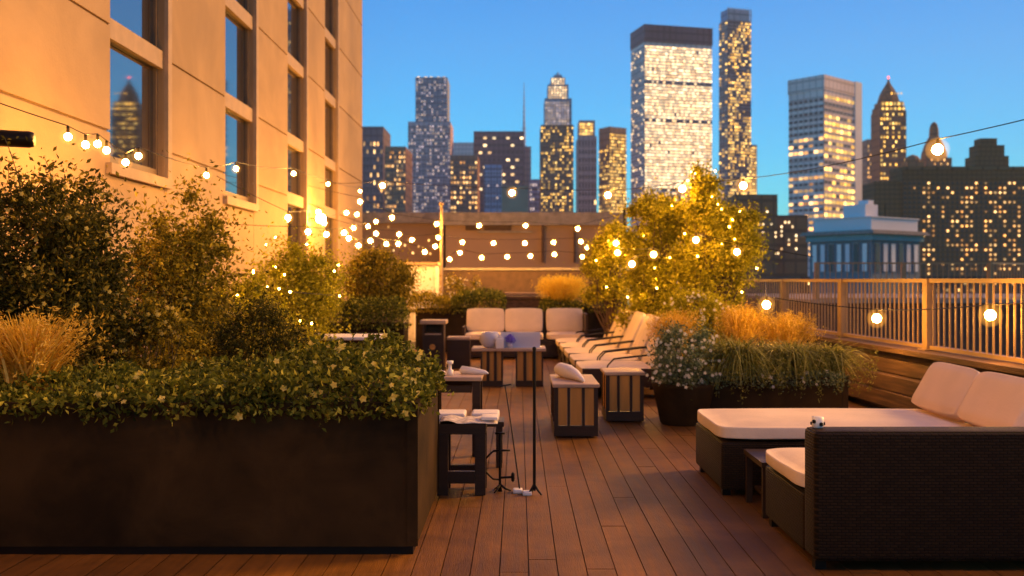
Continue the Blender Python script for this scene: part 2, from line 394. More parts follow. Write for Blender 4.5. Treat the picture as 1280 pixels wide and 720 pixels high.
# ------------------------------------------------------------------ stone building on the left
WX = -4.8
bld = empty('stone_building', (WX, 18, 0), 'tall pale stone building with bronze framed windows along the terrace', 'building')
off = Vector((-WX, -18, 0))
def lb(mb, x0, x1, y0, y1, z0, z1): mb.box(x0-WX, x1-WX, y0-18, y1-18, z0, z1)
TOPZ = 19.0
seams = [3.30, 4.55, 6.22, 7.77, 9.35, 10.9, 12.5, 14.1, 15.7, 17.3, TOPZ]
wins = [(2.6, 4.4, 2.92), (7.1, 8.9, 2.92), (11.7, 13.5, 2.92), (16.3, 18.05, 2.92), (20.7, 22.35, .12), (24.7, 26.25, .12)]
core = MB(); lb(core, -14, WX-.341, -2, 30.5, 0, TOPZ-.05)
core.build('core', darkback, bld)
wl = MB()
edges = [-2.0] + [e for a in wins for e in a[:2]] + [30.6]
gp = .016
for i in range(0, len(edges), 2):                    # piers of panels between the window bays
    y0, y1 = edges[i], edges[i+1]
    lb(wl, WX-.34, WX-.035, y0+.01, y1-.01, 0, TOPZ)    # backing behind joints
    zz = [0.0, 1.65] + seams
    for a_, b_ in zip(zz, zz[1:]): lb(wl, WX-.036, WX, y0, y1, a_+gp, b_-gp)
for (y0, y1, sill) in wins:                          # below the sills
    if sill > 1:
        for a_, b_ in ((0, 1.65), (1.65, sill-.13)): lb(wl, WX-.30, WX-.004, y0+.002, y1-.002, a_+gp, b_-gp)
lb(wl, -13.9, WX-.34, 30.3, 30.6, 0, TOPZ)           # end wall
wl.build('wall', facade, bld)
sm = MB()
for (y0, y1, sill) in wins:
    if sill > 1: lb(sm, WX-.30, WX+.07, y0-.12, y1+.12, sill-.13, sill)
    lb(sm, WX-.02, WX+.05, y1+.004, y1+.15, sill, TOPZ)          # projecting jamb trim on the far side
sm.build('trim', trim, bld)
for (y0, y1, sill) in wins:
    zz = [sill] + [z for z in seams if z > sill+1.0]
    for a_, b_ in zip(zz, zz[1:]):
        f = MB(); t = .07
        x0, x1 = WX-.20, WX-.09
        lb(f, x0, x1, y0, y0+t, a_, b_); lb(f, x0, x1, y1-t, y1, a_, b_)
        lb(f, x0, x1+.05, y0+t, y1-t, b_-.13, b_+.0); lb(f, x0, x1, y0+t, y1-t, a_, a_+.12)
        fo = f.build('window', bronze if True else trim, bld)
        g = MB(); lb(g, WX-.15, WX-.13, y0+t, y1-t, a_+.12, b_-.13); g.build('pane', winglass, fo)
# pale transom bands across each bay
for (y0, y1, sill) in wins:
    for z in seams[:-1]:
        if z > sill+1.0: tb = MB(); lb(tb, WX-.085, WX-.02, y0+.003, y1-.003, z-.14, z+.10); tb.build('transom', trim, bld)
# small black wall spotlight near the left edge
sp = empty('wall_spotlight', (-4.8, 8.55, 2.78), 'black tubular spotlight fixed to the stone wall above the dark shrub', 'spotlight')
m1 = MB(); m1.tube([(.12, 0, 0), (.16, 0, 0), (.55, .10, -.01), (.585, .108, -.011)], [.06, .072, .072, .062], 18); m1.build('housing', black, sp, True)
m1 = MB(); m1.box(0, .03, -.06, .06, -.08, .08); m1.tube([(.02, 0, .0), (.2, .02, .0)], .018, 8); m1.build('bracket', black, sp)

# ------------------------------------------------------------------ parapet and railings on the right
pp = Vector((4.62, 8.6)); qq = Vector((4.38, 13.8)); dr = (qq-pp).normalized()
def rl(Y): t = (Y-pp.y)/dr.y; return pp.x + dr.x*t
par = empty('parapet_wall', (rl(3), 3, 0), 'low parapet clad in weathered brown boards under the near railing', 'wall')
YA, YB = -2.0, 24.0
def seg(mb, dx0, dx1, ya, yb, z0, z1, ox, oy):
    vs = []
    for z in (z0, z1):
        for (yy, dx) in ((ya, dx0), (ya, dx1), (yb, dx0), (yb, dx1)): vs.append((rl(yy)+dx-ox, yy-oy, z))
    mb.add(vs, [(0,2,3,1),(4,5,7,6),(0,1,5,4),(2,6,7,3),(0,4,6,2),(1,3,7,5)])
b = MB(); seg(b, .02, .55, YA, YB, -.5, .70, rl(3), 3); b.build('core', brickdark, par)
b = MB()
for k, (z0, z1, dx) in enumerate(((.10, .27, -.28), (.285, .45, -.24), (.465, .62, -.12))):
    for ya in range(-2, 24, 3): seg(b, dx, .015, ya+.004+k*.3, min(24, ya+3+k*.3), z0, z1, rl(3), 3)
b.build('board_cladding', parapetwood, par)
b = MB(); seg(b, -.14, .60, YA, YB, .704, .76, rl(3), 3); b.build('coping', parapetwood, par)
def railing(name, label, pts, z0, z1, step, gapx, parent_loc, post=.105, group=None, every=1.75, bar=.017):
    t = empty(name, parent_loc, label, 'railing', group); ox, oy, oz = parent_loc
    rb = MB(); bars = MB()
    pts = [Vector((a-ox, b_-oy, 0)) for a, b_ in pts]
    for p, q in zip(pts, pts[1:]):
        d = (q-p); Ln = d.length; d.normalize(); M = Matrix.Translation(p) @ Matrix.Rotation(math.atan2(d.y, d.x), 4, 'Z')
        rb = MB(); rb.box(-.03, Ln+.03, -.035, .035, z1-.045, z1, M=M); rb.build('top_rail', railpaint, t)
        rb = MB(); rb.box(0, Ln, -.025, .025, z0, z0+.04, M=M); rb.build('bottom_rail', railpaint, t)
        k = .06
        while k < Ln: bars.box(k-bar/2, k+bar/2, -bar/2, bar/2, z0+.041, z1-.046, M=M); k += step
        k = 0
        while k <= Ln+.01:
            pb = MB(); pb.box(-post/2, post/2, -post/2, post/2, z0-.0, z1-.002, M=M @ Matrix.Translation((k, .001, -.0)))
            pb.box(-post*.9, post*.9, -post*.9, post*.9, z0-.012, z0-.002, M=M @ Matrix.Translation((k, .001, -.0)))
            pb.build('post', railpaint, t); k += every
    bars.build('bars', railpaint, t)
    return t
railing('metal_railing', 'near bronze railing of thin upright bars on the board clad parapet', [(rl(0.8)+.12, .8), (rl(13.8)+.12, 13.8), (rl(24)+.12, 24.0)], .775, 1.565, .128, 0, (rl(3)+.12, 3, 0), every=2.6)
# neighbouring roof terrace with its own rail, and the pale roof house behind
nt_ = empty('neighbour_terrace', (9, 30, -60), 'dark neighbouring roof terrace block beyond the near railing', 'building')
b = MB(); b.box(8.3-9, 22-9, 28-30, 40-30, 0, 60.9); b.build('wall', brickdark, nt_)
b = MB(); b.box(8.2-9, 22.1-9, 27.9-30, 40.1-30, 60.903, 61.0); b.build('coping', concrete, nt_)
railing('terrace_railing', 'farther pale railing on the neighbouring roof terrace above the near rail', [(8.0*28/26.5, 28.2), (8.0*28/26.5+4.9, 28.2), (8.0*28/26.5+4.9+8, 34)], 1.0, 2.05, .16, 0, (9, 28.2, 0), post=.12, every=2.45)

# ------------------------------------------------------------------ city
UQ = {}
def unitquad(m):
    if m.name not in UQ:
        me = D.meshes.new('window'); me.from_pydata([(-.5,0,-.5),(.5,0,-.5),(.5,0,.5),(-.5,0,.5)], [], [(0,1,2,3)]); me.materials.append(m); UQ[m.name] = me
    return UQ[m.name]
NW = [0]
def winset(t, items, cap=100):
    """items: (x,y,z,rz,w,h,material,lit) in the building's frame; the largest shown as parts, the rest as one part"""
    lit = [i for i in items if i[7]]; dark = [i for i in items if not i[7]]
    if len(items) <= cap: solo, rest = items, []
    else:
        random.shuffle(lit); solo = lit[:cap]; rest = lit[cap:]+dark
    for (x, y, z, rz, ww, hh, m, l) in solo:
        o = D.objects.new('window', unitquad(m)); o.location = (x, y, z); o.rotation_euler = (0, 0, rz); o.scale = (ww, 1, hh); o.parent = t; C.objects.link(o); NW[0] += 1
    if rest:
        ms = []; mb = MB()
        for (x, y, z, rz, ww, hh, m, l) in rest:
            if m not in ms: ms.append(m)
            cx, sx = math.cos(rz)*ww/2, math.sin(rz)*ww/2
            mb.add([(x-cx, y-sx, z-hh/2), (x+cx, y+sx, z-hh/2), (x+cx, y+sx, z+hh/2), (x-cx, y-sx, z+hh/2)], [(0,1,2,3)], ms.index(m))
        tag(mb.build('window', ms, t), kind='stuff')
def tower(name, label, xl, xc, xr, a, top, Y, wall, spec=None, group=None, base=-60, dep=30, cap=60, roofbits=None, cat='building', ymax=330, parts=None):
    """near corner at px xc; right face ends at px xr turned by a degrees; left face ends at px xl (or depth dep when xl==xc)"""
    a = R(a); k = Y/F
    if a > .01:
        Wr = (xr-xc)*k/math.cos(a)/(1-(xr-CX)/F*math.tan(a)) if True else 0; Wl = (xc-xl)*k/math.sin(a)
    else: Wr = (xr-xc)*k; Wl = dep
    org = ((xc-CX)*k, Y, base)
    t = empty(name, org, label, cat, group, rz=a)
    Ht = H-(top-CY)*k-base
    b = MB(); b.box(0, Wr, 0, Wl, 0, Ht); b.build('wall', wall, t)
    items = []
    zlow = H-(ymax-CY)*k-base
    for s in (spec or []):
        face, cols, rows, y0, y1, frac, m, fw, fh = s[:9]; rule = s[9] if len(s) > 9 else None
        za = H-(y1-CY)*k-base; zb = H-(y0-CY)*k-base
        W = Wr if face == 'R' else Wl
        for r_ in range(rows):
            for c_ in range(cols):
                z = za+(zb-za)*(r_+.5)/rows; u = W*(c_+.5)/cols
                if z < zlow: continue
                nz = .5 + .75*noise.noise(Vector((c_*.8+top, r_*1.7+.3, xl)))      # lit rooms come in runs along a floor
                lit = random.random()*.68 + nz*.32 < .08 + .84*(frac if not rule else rule(c_/cols, r_/rows)*frac)
                mm = m if lit else citywin
                if not lit and len(s) > 10: continue
                ww, hh = W/cols*fw, (zb-za)/rows*fh
                if face == 'R': items.append((u, -.12, z, 0, ww, hh, mm, lit))
                else: items.append((-.12, u, z, -math.pi/2, ww, hh, mm, lit))
    winset(t, items, cap)
    return t, Wr, Wl, Ht, k
def tb_(t, name, m, x0, x1, y0, y1, z0, z1):
    b = MB(); b.box(x0, x1, y0, y1, z0, z1); return b.build(name, m, t)
def band(c, r): return 1 if (int(r*40) % 3) else .45
blockstone = cm('umber_block_stone', (.26, .105, .04), floor=1.02, bay=1.04)
tower('office_tower', 'plain dark grey tower right beside the stone building corner', 440, 440, 479, 0, 158, 520, dgrey, [('R', 9, 16, 175, 330, .35, amberw, .4, .5)])
tower('office_tower', 'shorter brown tower with scattered lit windows left of the lavender tower', 481, 481, 507, 0, 183, 470, brown, [('R', 9, 20, 188, 300, .45, amberw, .45, .5)])
t, Wr, Wl, Ht, k = tower('apartment_tower', 'lavender stone tower topped by a slim blue grey glass shaft', 510, 510, 563, 0, 152, 620, lav, [('R', 16, 34, 156, 300, .4, coolw, .45, .5)], dep=28)
tb_(t, 'upper_shaft', bluegl, 9*k, 49*k, 1, 24, Ht, Ht+56*k)
tb_(t, 'setback', lav, -4*k, 57*k, 1, 26, 0, Ht-50*k)
b = MB(); [b.box(x_*k, (x_+3)*k, 3, 6, Ht+56*k, Ht+57.5*k) for x_ in (11, 20, 27, 36, 43)]; b.build('roof_lamp', whitew, t)
winset(t, [((10+c_*3.2+1)*k, .8, Ht+(2+r_*3.4)*k, 0, 1.3*k, 1.6*k, coolw if random.random() < .4 else citywin, True) for c_ in range(12) for r_ in range(16)], 50)
tower('apartment_block', 'small pale white block peeping between the lavender tower and grey office', 560, 560, 594, 0, 178, 900, whites)
tower('apartment_block', 'brown block with rows of lit windows below the pale white block', 563, 563, 597, 0, 194, 560, brown, [('R', 9, 16, 200, 300, .5, amberw, .5, .45)])
t, Wr, Wl, Ht, k = tower('office_block', 'wide grey office with bright window strips left of the thin spire', 592, 592, 655, 0, 164, 640, dgrey, [('R', 11, 9, 168, 250, .35, whitew, .7, .3)])
tb_(t, 'wing', pinkg, Wr, Wr+9*k, 4, 30, 0, Ht-18*k)
t, Wr, Wl, Ht, k = tower('apartment_block', 'pale blue gridded block in front of the wide grey office', 605, 605, 627, 0, 206, 500, paleb, [('R', 6, 10, 209, 260, .1, coolw, .5, .45)])
tower('brick_block', 'plain reddish box building in front of the grey office with a bulb before it', 627, 627, 660, 0, 232, 320, rust)
sp = empty('antenna_mast', (P(655, 0, 700).x, 700, -60), 'thin pale antenna mast left of the stepped crown tower', 'antenna')
b = MB(); b.tube([(0, 0, 0), (0, 0, 60+P(0, 190, 700).z), (0, 0, 60+P(0, 103, 700).z)], [1.6, 1.2, .15], 8); b.build('mast', whites, sp)
b = MB()
for q in range(7): b.box(-2, 2, -.2, .2, 150+q*3, 150.4+q*3)
b.build('rungs', whites, sp)
tower('apartment_block', 'narrow blue white block between the grey office and the brown tower', 662, 662, 675, 0, 224, 600, paleb, [('R', 4, 12, 228, 300, .4, coolw, .5, .5)])
t, Wr, Wl, Ht, k = tower('stepped_tower', 'brown tower with golden windows and a stepped glass crown', 676, 676, 717, 0, 156, 540, brown, [('R', 14, 36, 158, 300, .42, goldw, .5, .5)], cap=100)
tb_(t, 'glass_tier', bluegl, 5*k, 39*k, 2, 22, Ht, Ht+34*k); b = MB()
b.box(9*k, 35*k, 3, 20, Ht+34*k, Ht+52*k); b.box(13*k, 31*k, 4, 18, Ht+52*k, Ht+61*k); b.box(17*k, 27*k, 5, 16, Ht+61*k, Ht+65*k); b.tube([(22*k, 8, Ht+65*k), (22*k, 8, Ht+70*k)], [1, .2], 6)
b.build('crown', bluegl, t)
winset(t, [((6+c_*3.4+1)*k, 1.8, Ht+(2+r_*3.3)*k, 0, 1.8*k, 1.9*k, coolw, True) for c_ in range(9) for r_ in range(9)] +
       [((10+c_*3.4+1)*k, 2.8, Ht+(35+r_*3.3)*k, 0, 1.9*k, 1.8*k, whitew, True) for c_ in range(7) for r_ in range(5)] +
       [((14+c_*3.4+1)*k, 3.8, Ht+(53+r_*3)*k, 0, 1.6*k, 1.6*k, whitew, True) for c_ in range(5) for r_ in range(3)], 60)
t, Wr, Wl, Ht, k = tower('office_tower', 'slim grey tower with a glowing top between the brown tower and golden tower', 723, 723, 746, 0, 170, 650, pinkg, [('R', 6, 12, 174, 300, .15, amberw, .5, .5)])
tb_(t, 'lit_top', pinkg, 1*k, 21*k, 1, 20, Ht, Ht+20*k)
winset(t, [((2+c_*3.4+1)*k, .8, Ht+(3+r_*4)*k, 0, 2.6*k, 2.6*k, goldw, True) for c_ in range(5) for r_ in range(4)])
t, Wr, Wl, Ht, k = tower('golden_tower', 'golden lit tower with a flat tan top beside the bright slab tower', 750, 762, 783, 32, 158, 560, tan, [('R', 10, 32, 166, 300, .85, goldw, .6, .55), ('L', 8, 24, 180, 300, .45, goldw, .5, .5)], cap=80)
t, Wr, Wl, Ht, k = tower('slab_tower', 'broad white lit slab tower with a dark louvred band on top', 794, 806, 890, 14, 52, 520, whites,
   [('R', 30, 50, 56, 255, .97, whitew, .80, .55, lambda c, r: .35 if (.50 < r < .54 or .75 < r < .77 or r < .1) else 1), ('L', 8, 50, 56, 255, .25, whitew, .5, .5)], cap=100)
tb_(t, 'louvre_band', louvre, -.3, Wr+.3, -.3, Wl+.3, Ht, Ht+22*k)
b = MB()
for q in range(34): b.box(q*Wr/34+.3, q*Wr/34+.9, -.9, -.32, Ht, Ht+21.6*k)
b.build('louvre_fins', dgrey, t)
b = MB(); b.box(8, 11, 5, 8, Ht+22*k, Ht+25*k); b.box(15, 25, 5, 10, Ht+22*k, Ht+23.5*k); b.build('roof_plant', dgrey, t)
t, Wr, Wl, Ht, k = tower('slender_tower', 'tall slender tower full of yellow windows beside the slab tower', 903, 910, 939, 18, 24, 470, pinkg,
   [('R', 11, 58, 26, 255, .66, goldw, .62, .55, lambda c, r: 1 if noise.noise(Vector((c*3, r*9, 0))) > -.1 else .5), ('L', 3, 58, 26, 255, .3, goldw, .5, .5)], cap=100)
tb_(t, 'glass_crown', paleb, .6, Wr-.6, .6, Wl-.6, Ht, Ht+14*k); b = MB()
for q in range(12): b.box(q*Wr/11.2, q*Wr/11.2+.5, .1, .5, Ht, Ht+15*k)
b.build('crown_fins', whites, t)
tb_(t, 'side_wing', pinkg, Wr, Wr+10*k, 1, Wl, 0, Ht-155*k)
winset(t, [(Wr+(1.7+c_*3.1)*k, .85, Ht-(159+r_*3.8)*k, 0, 1.8*k, 1.9*k, goldw, random.random() < 9) for c_ in range(3) for r_ in range(20)], 60)
t, Wr, Wl, Ht, k = tower('dark_block', 'low black block with a few lit windows right of the glowing trees', 920, 920, 972, 0, 243, 260, dbrown, [('R', 10, 14, 262, 335, .22, whitew, .4, .4, lambda c, r: 1, 1)])
tb_(t, 'lower_wing', dbrown, Wr, Wr+42*k, 3, 30, 0, Ht-25*k)
winset(t, [(Wr+(4+c_*4.6)*k, 2.8, Ht-(34+r_*5.6)*k, 0, 2*k, 2.6*k, whitew, True) for c_ in range(8) for r_ in range(8) if random.random() < .22])
t, Wr, Wl, Ht, k = tower('office_tower', 'white piered corner office tower with bands of yellow windows', 996, 1030, 1068, 42, 112, 430, whites,
   [('R', 8, 26, 116, 330, 1.0, goldw, .80, .50, lambda c, r: .08 if r > .86 and r < .96 else (1 if int(r*26) % 2 else .6)), ('L', 7, 26, 120, 330, .8, amberw, .78, .46, lambda c, r: .1 if r > .8 else (1 if int(r*26) % 2 else .4))], cap=100)
tb_(t, 'parapet', whites, -.3, Wr+.3, -.3, Wl+.3, Ht+.01, Ht+19*k)
tb_(t, 'end_pier', whitewall, Wr, Wr+17*k, -.5, 12, 0, Ht+20*k)
b = MB()
for q in range(7): b.box(q*Wr/7+1, q*Wr/7+2, 2, 4, Ht+19*k, Ht+(20+q % 2)*k)
b.build('roof_plant', dgrey, t)
t, Wr, Wl, Ht, k = tower('spired_tower', 'dark stone tower with a pointed crown and red beacon', 1100, 1100, 1133, 0, 138, 500, dbrown, [('R', 9, 28, 140, 300, .42, goldw, .5, .5)], dep=13)
b = MB(); c_ = 16.5*k
b.box(1*k, 32*k, .5, 12.5, Ht, Ht+6*k)
b.box(3*k, 30*k, 1.5, 11.5, Ht+6*k, Ht+12*k)
b.tube([(c_, 6.5, Ht+12*k), (c_, 6.5, Ht+22*k), (c_, 6.5, Ht+30*k), (c_, 6.5, Ht+36*k), (c_, 6.5, Ht+43*k)], [14.5*k, 11.5*k, 7*k, 3*k, .3*k], 8)
b.build('crown', dbrown, t)
winset(t, [((4+q*5.2)*k, .4, Ht+2.5*k, 0, 3*k, 3*k, goldw, True) for q in range(6)] + [((5+q*5)*k, 1.3, Ht+9*k, 0, 3*k, 3.4*k, goldw, True) for q in range(6)] + [((10+q*4)*k, -5, Ht+19*k, 0, 1.6*k, 2*k, goldw, True) for q in range(4)])
b = MB(); b.lathe([(.3*k, 43*k), (1.1*k, 43.6*k), (1.1*k, 45*k), (.2*k, 46*k)], (c_, 6.5, Ht), 8); b.build('beacon', redm, t)
tower('apartment_block', 'small lit block squeezed between the white piered tower and spired tower', 1084, 1084, 1102, 0, 174, 560, tan, [('R', 6, 20, 180, 290, .5, amberw, .5, .5)])
t, Wr, Wl, Ht, k = tower('domed_tower', 'dark bell topped tower rising behind the wide dark block', 1158, 1158, 1190, 0, 197, 430, dbrown, dep=11)
b = MB(); c_ = 16*k
b.tube([(c_, 5.5, Ht), (c_, 5.5, Ht+8*k), (c_, 5.5, Ht+18*k), (c_, 5.5, Ht+27*k), (c_, 5.5, Ht+28*k), (c_, 5.5, Ht+38*k), (c_, 5.5, Ht+44*k), (c_, 5.5, Ht+47*k)], [16*k, 15*k, 11.5*k, 7*k, 6*k, 5.5*k, 4*k, 1*k], 12); b.build('dome', dbrown, t)
winset(t, [((6+q*4)*k, -.5, Ht-3*k-5*k*(q % 2), 0, 1.6*k, 2.2*k, amberw, True) for q in range(6)])
t, Wr, Wl, Ht, k = tower('domed_tower', 'small rounded dark turret left of the bell topped tower', 1135, 1135, 1155, 0, 202, 400, dbrown, dep=7)
b = MB(); b.lathe([(9.8*k, 0), (9*k, 4*k), (6*k, 8*k), (1*k, 10*k)], (10*k, 3.5, Ht), 12); b.build('dome', dbrown, t)
t, Wr, Wl, Ht, k = tower('apartment_house', 'wide dark brown block with small lit windows filling the right skyline', 1128, 1128, 1330, 0, 208, 210, blockstone,
   [('R', 34, 20, 226, 345, .46, amberw, .42, .40, lambda c, r: (1 if .1 < c else .1) * (.25 if int(c*34) % 9 == 7 else 1))], cap=100, dep=7, ymax=349)
tb_(t, 'lower_wing', blockstone, -34*k, 0, .5, 8, 0, Ht-19*k)
b = MB()
for q in range(5): b.box(-30*k+q*6*k, -28*k+q*6*k, 2, 3, Ht-19*k, Ht-17*k)
b.build('roof_plant', dbrown, t)
b = MB(); b.box(94*k, 136*k, 1, 6, Ht, Ht+14*k); b.box(98*k, 132*k, 1.5, 5.5, Ht+14*k, Ht+28*k); b.box(103*k, 124*k, 2, 5, Ht+28*k, Ht+37*k); b.build('penthouse', blockstone, t)
b = MB(); b.box(-.2, Wr+.4, -.5, 7, Ht-.8, Ht-.1); b.box(-.1, Wr+.3, -.35, 7, Ht-14*k, Ht-13*k); b.build('cornice', dbrown, t)
tower('low_block', 'dark low block below the skyline seen through the right railing', 1000, 1000, 1300, 0, 346, 120, brickdark, [('R', 40, 6, 350, 400, .3, amberw, .4, .4)], cap=40, ymax=400)

# pale roof house with verdigris cornice, corner towards the terrace
k = 75/F; hs = empty('roof_house', ((1090-CX)*k, 75, -60), 'pale blue roof house with verdigris cornice and tall windows', 'building', rz=R(36))
zz = lambda py: 60+H-(py-CY)*k
Wr = (1155-1090)*k/math.cos(R(36))/(1-.38*math.tan(R(36))); Wl = (1090-1032)*k/math.sin(R(36))/(1+.0)
def ring(b, o, z0, z1, o2=0): b.box(-o, Wr+o, -o, Wl+o, z0, z1)
b = MB(); ring(b, -.15, 0, zz(300)); b.build('wall', mat('slate_render', (.16, .20, .22), .8, var=.2, bump=.1), hs)
b = MB(); ring(b, .06, zz(299.9), zz(292)); b.build('frieze', teal, hs)
b = MB(); ring(b, .40, zz(291.9), zz(289)); ring(b, .28, zz(288.95), zz(287)); b.build('cornice', concrete, hs)
b = MB(); b.box(.35, Wr-.2, .3, Wl-.4, zz(286.9), zz(271)); b.box(.25, Wr-.1, .2, Wl-.3, zz(270.95), zz(269.5)); b.build('attic', whitewall, hs)
b = MB(); b.box(.9, 2.5, 1.2, 3.2, zz(269.4), zz(253)); b.box(1.7, 2.4, 1.5, 2.4, zz(252.95), zz(247)); b.build('rooftop_cabin', whitewall, hs)
b = MB(); b.tube([(3.2, 1, zz(269)), (3.2, 1, zz(252))], .04, 6); b.build('aerial', black, hs)
for face, W_, n_ in (('R', Wr, 6), ('L', Wl, 7)):
    for q in range(n_):
        u = .3+(W_-.6)*(q+.5)/n_; hw = (W_-.6)/n_*.32
        f = MB(); g2 = MB()
        if face == 'R': f.box(u-hw, u+hw, .08, .148, zz(340), zz(303)); g2.box(u-hw*.75, u+hw*.75, .05, .078, zz(339), zz(304))
        else: f.box(.08, .148, u-hw, u+hw, zz(340), zz(303)); g2.box(.05, .078, u-hw*.75, u+hw*.75, zz(339), zz(304))
        fo = f.build('window', concrete, hs); g2.build('pane', [citywin, linen, whitewall][(q*2+(face == 'L')) % 3], fo)

# mid distance roofs behind the terrace
t, Wr, Wl, Ht, k = tower('brick_building', 'broad reddish low building behind the hanging bulbs', 557, 557, 775, 0, 268, 31.5, rust, dep=20, base=-60)
tb_(t, 'parapet', concrete, -.2, Wr+.2, -.25, .1, Ht-.35, Ht+.05); tb_(t, 'string_course', concrete, 40*k, 108*k, -.12, 0, Ht-23*k, Ht-21*k)
for (a0, a1, z0, z1, nm) in ((25, 44, 20, 4, 'recess_panel'), (48, 82, 20, 4, 'recess_panel'), (120, 123, 60, 0, 'drainpipe'), (160, 162, 60, 0, 'drainpipe')): b = MB(); b.box(a0*k, a1*k, -.1-.1*(z1 == 0), -.003, Ht-z0*k, Ht-z1*k-.01); b.build(nm, brickdark, t)
winset(t, [((2+q*3)*k, -.16, Ht-(9+2*(q % 2))*k, 0, 1.5*k, 1.6*k, amberw, True) for q in range(7)] + [((50+q*2.6)*k, -.16, Ht-(5+3*(q % 2))*k, 0, 1.5*k, 1.5*k, amberw, True) for q in range(10)])
t, Wr, Wl, Ht, k = tower('brick_building', 'orange tinted low building left of the tall light pole', 430, 430, 553, 0, 268, 33, rust, dep=20, base=-60)
tb_(t, 'parapet', concrete, -.2, Wr+.2, -.2, .1, Ht-.3, Ht+.05)
winset(t, [(random.uniform(30, 118)*k, -.1, Ht-random.uniform(8, 50)*k, 0, 2.2*k, 2.6*k, amberw, True) for _ in range(12)])
# roof edge ledge, service box and white hut just behind the planters
lw = empty('ledge_wall', (0, 27, -.03), 'long dark back wall with a pale coping behind the far planters', 'wall')
b = MB(); b.box(-2.1, 2.2, 0, .3, 0, H+.03-(338-CY)*27/F); b.build('wall', brickdark, lw)
z = H+.03-(338-CY)*27/F; b = MB(); b.box(-2.15, 2.25, -.08, .38, z+.003, z+.07); b.build('coping', concrete, lw)
sb = empty('service_box', (.27, 25.4, -.035), 'grey metal rooftop service box between two far hedges', 'cabinet')
b = MB(); b.box(-.6, .6, 0, .9, 0, 1.2); b.box(-.64, .64, -.05, .95, 1.203, 1.26); b.build('body', mat('box_paint', (.17, .11, .10), .6, var=.15, bump=.05), sb)
b = MB()
for q in range(9): b.box(-.5, .5, -.025, -.003, .5+q*.06, .53+q*.06)
b.build('grille', darkback, sb)
b = MB(); b.box(-.2, .35, -.06, -.028, 1.09, 1.115); b.build('handle', concrete, sb)
hu = empty('white_hut', (-2.62, 25.5, -.035), 'small white rendered hut glowing beside the light pole', 'hut')
b = MB(); b.box(-.32, .5, 0, 1.2, 0, 1.97); b.build('wall', mat('hut_render', (.7, .62, .52), .8, bump=.1), hu)
b = MB(); b.box(-.38, .56, -.08, 1.25, 1.973, 2.04); b.build('roof', trim, hu); b = MB(); b.box(-.05, .42, -.03, -.002, .1, 1.85); b.build('door', linen, hu)

# ------------------------------------------------------------------ planters, hedges, shrubs
def planter(name, label, x0, x1, y0, y1, h, group=None, m=planterm, frame=True):
    t = empty(name, ((x0+x1)/2, (y0+y1)/2, 0), label, 'planter', group); hx, hy = (x1-x0)/2, (y1-y0)/2
    b = MB(); b.box(-hx, hx, -hy, hy, .05, h-.045); b.build('body', m, t)
    b = MB(); b.box(-hx+.02, hx-.02, -hy+.02, hy-.02, .0, .049); b.build('plinth', black, t)
    b = MB(); wd = .05
    for (a0, a1, b0, b1) in ((-hx-.012, hx+.012, -hy-.012, -hy+wd), (-hx-.012, hx+.012, hy-wd, hy+.012), (-hx-.012, -hx+wd, -hy+wd, hy-wd), (hx-wd, hx+.012, -hy+wd, hy-wd)): b.box(a0, a1, b0, b1, h-.042, h)
    if frame:
        for sx in (-1, 1):
            for sy in (-1, 1): b.box(min(sx*hx, sx*(hx+.010)) - (.05 if sx > 0 else 0), max(sx*hx, sx*(hx+.010)) + (.05 if sx < 0 else 0), min(sy*hy, sy*(hy+.010)), max(sy*hy, sy*(hy+.010)), .055, h-.045)
    b.build('rim', m, t)
    b = MB(); b.box(-hx+wd, hx-wd, -hy+wd, hy-wd, h-.04, h-.02); b.build('soil', soil, t)
    return t
planter('large_planter', 'large dark brown metal planter filling the lower left', -3.7, -.575, 5.6, 7.1, .86)
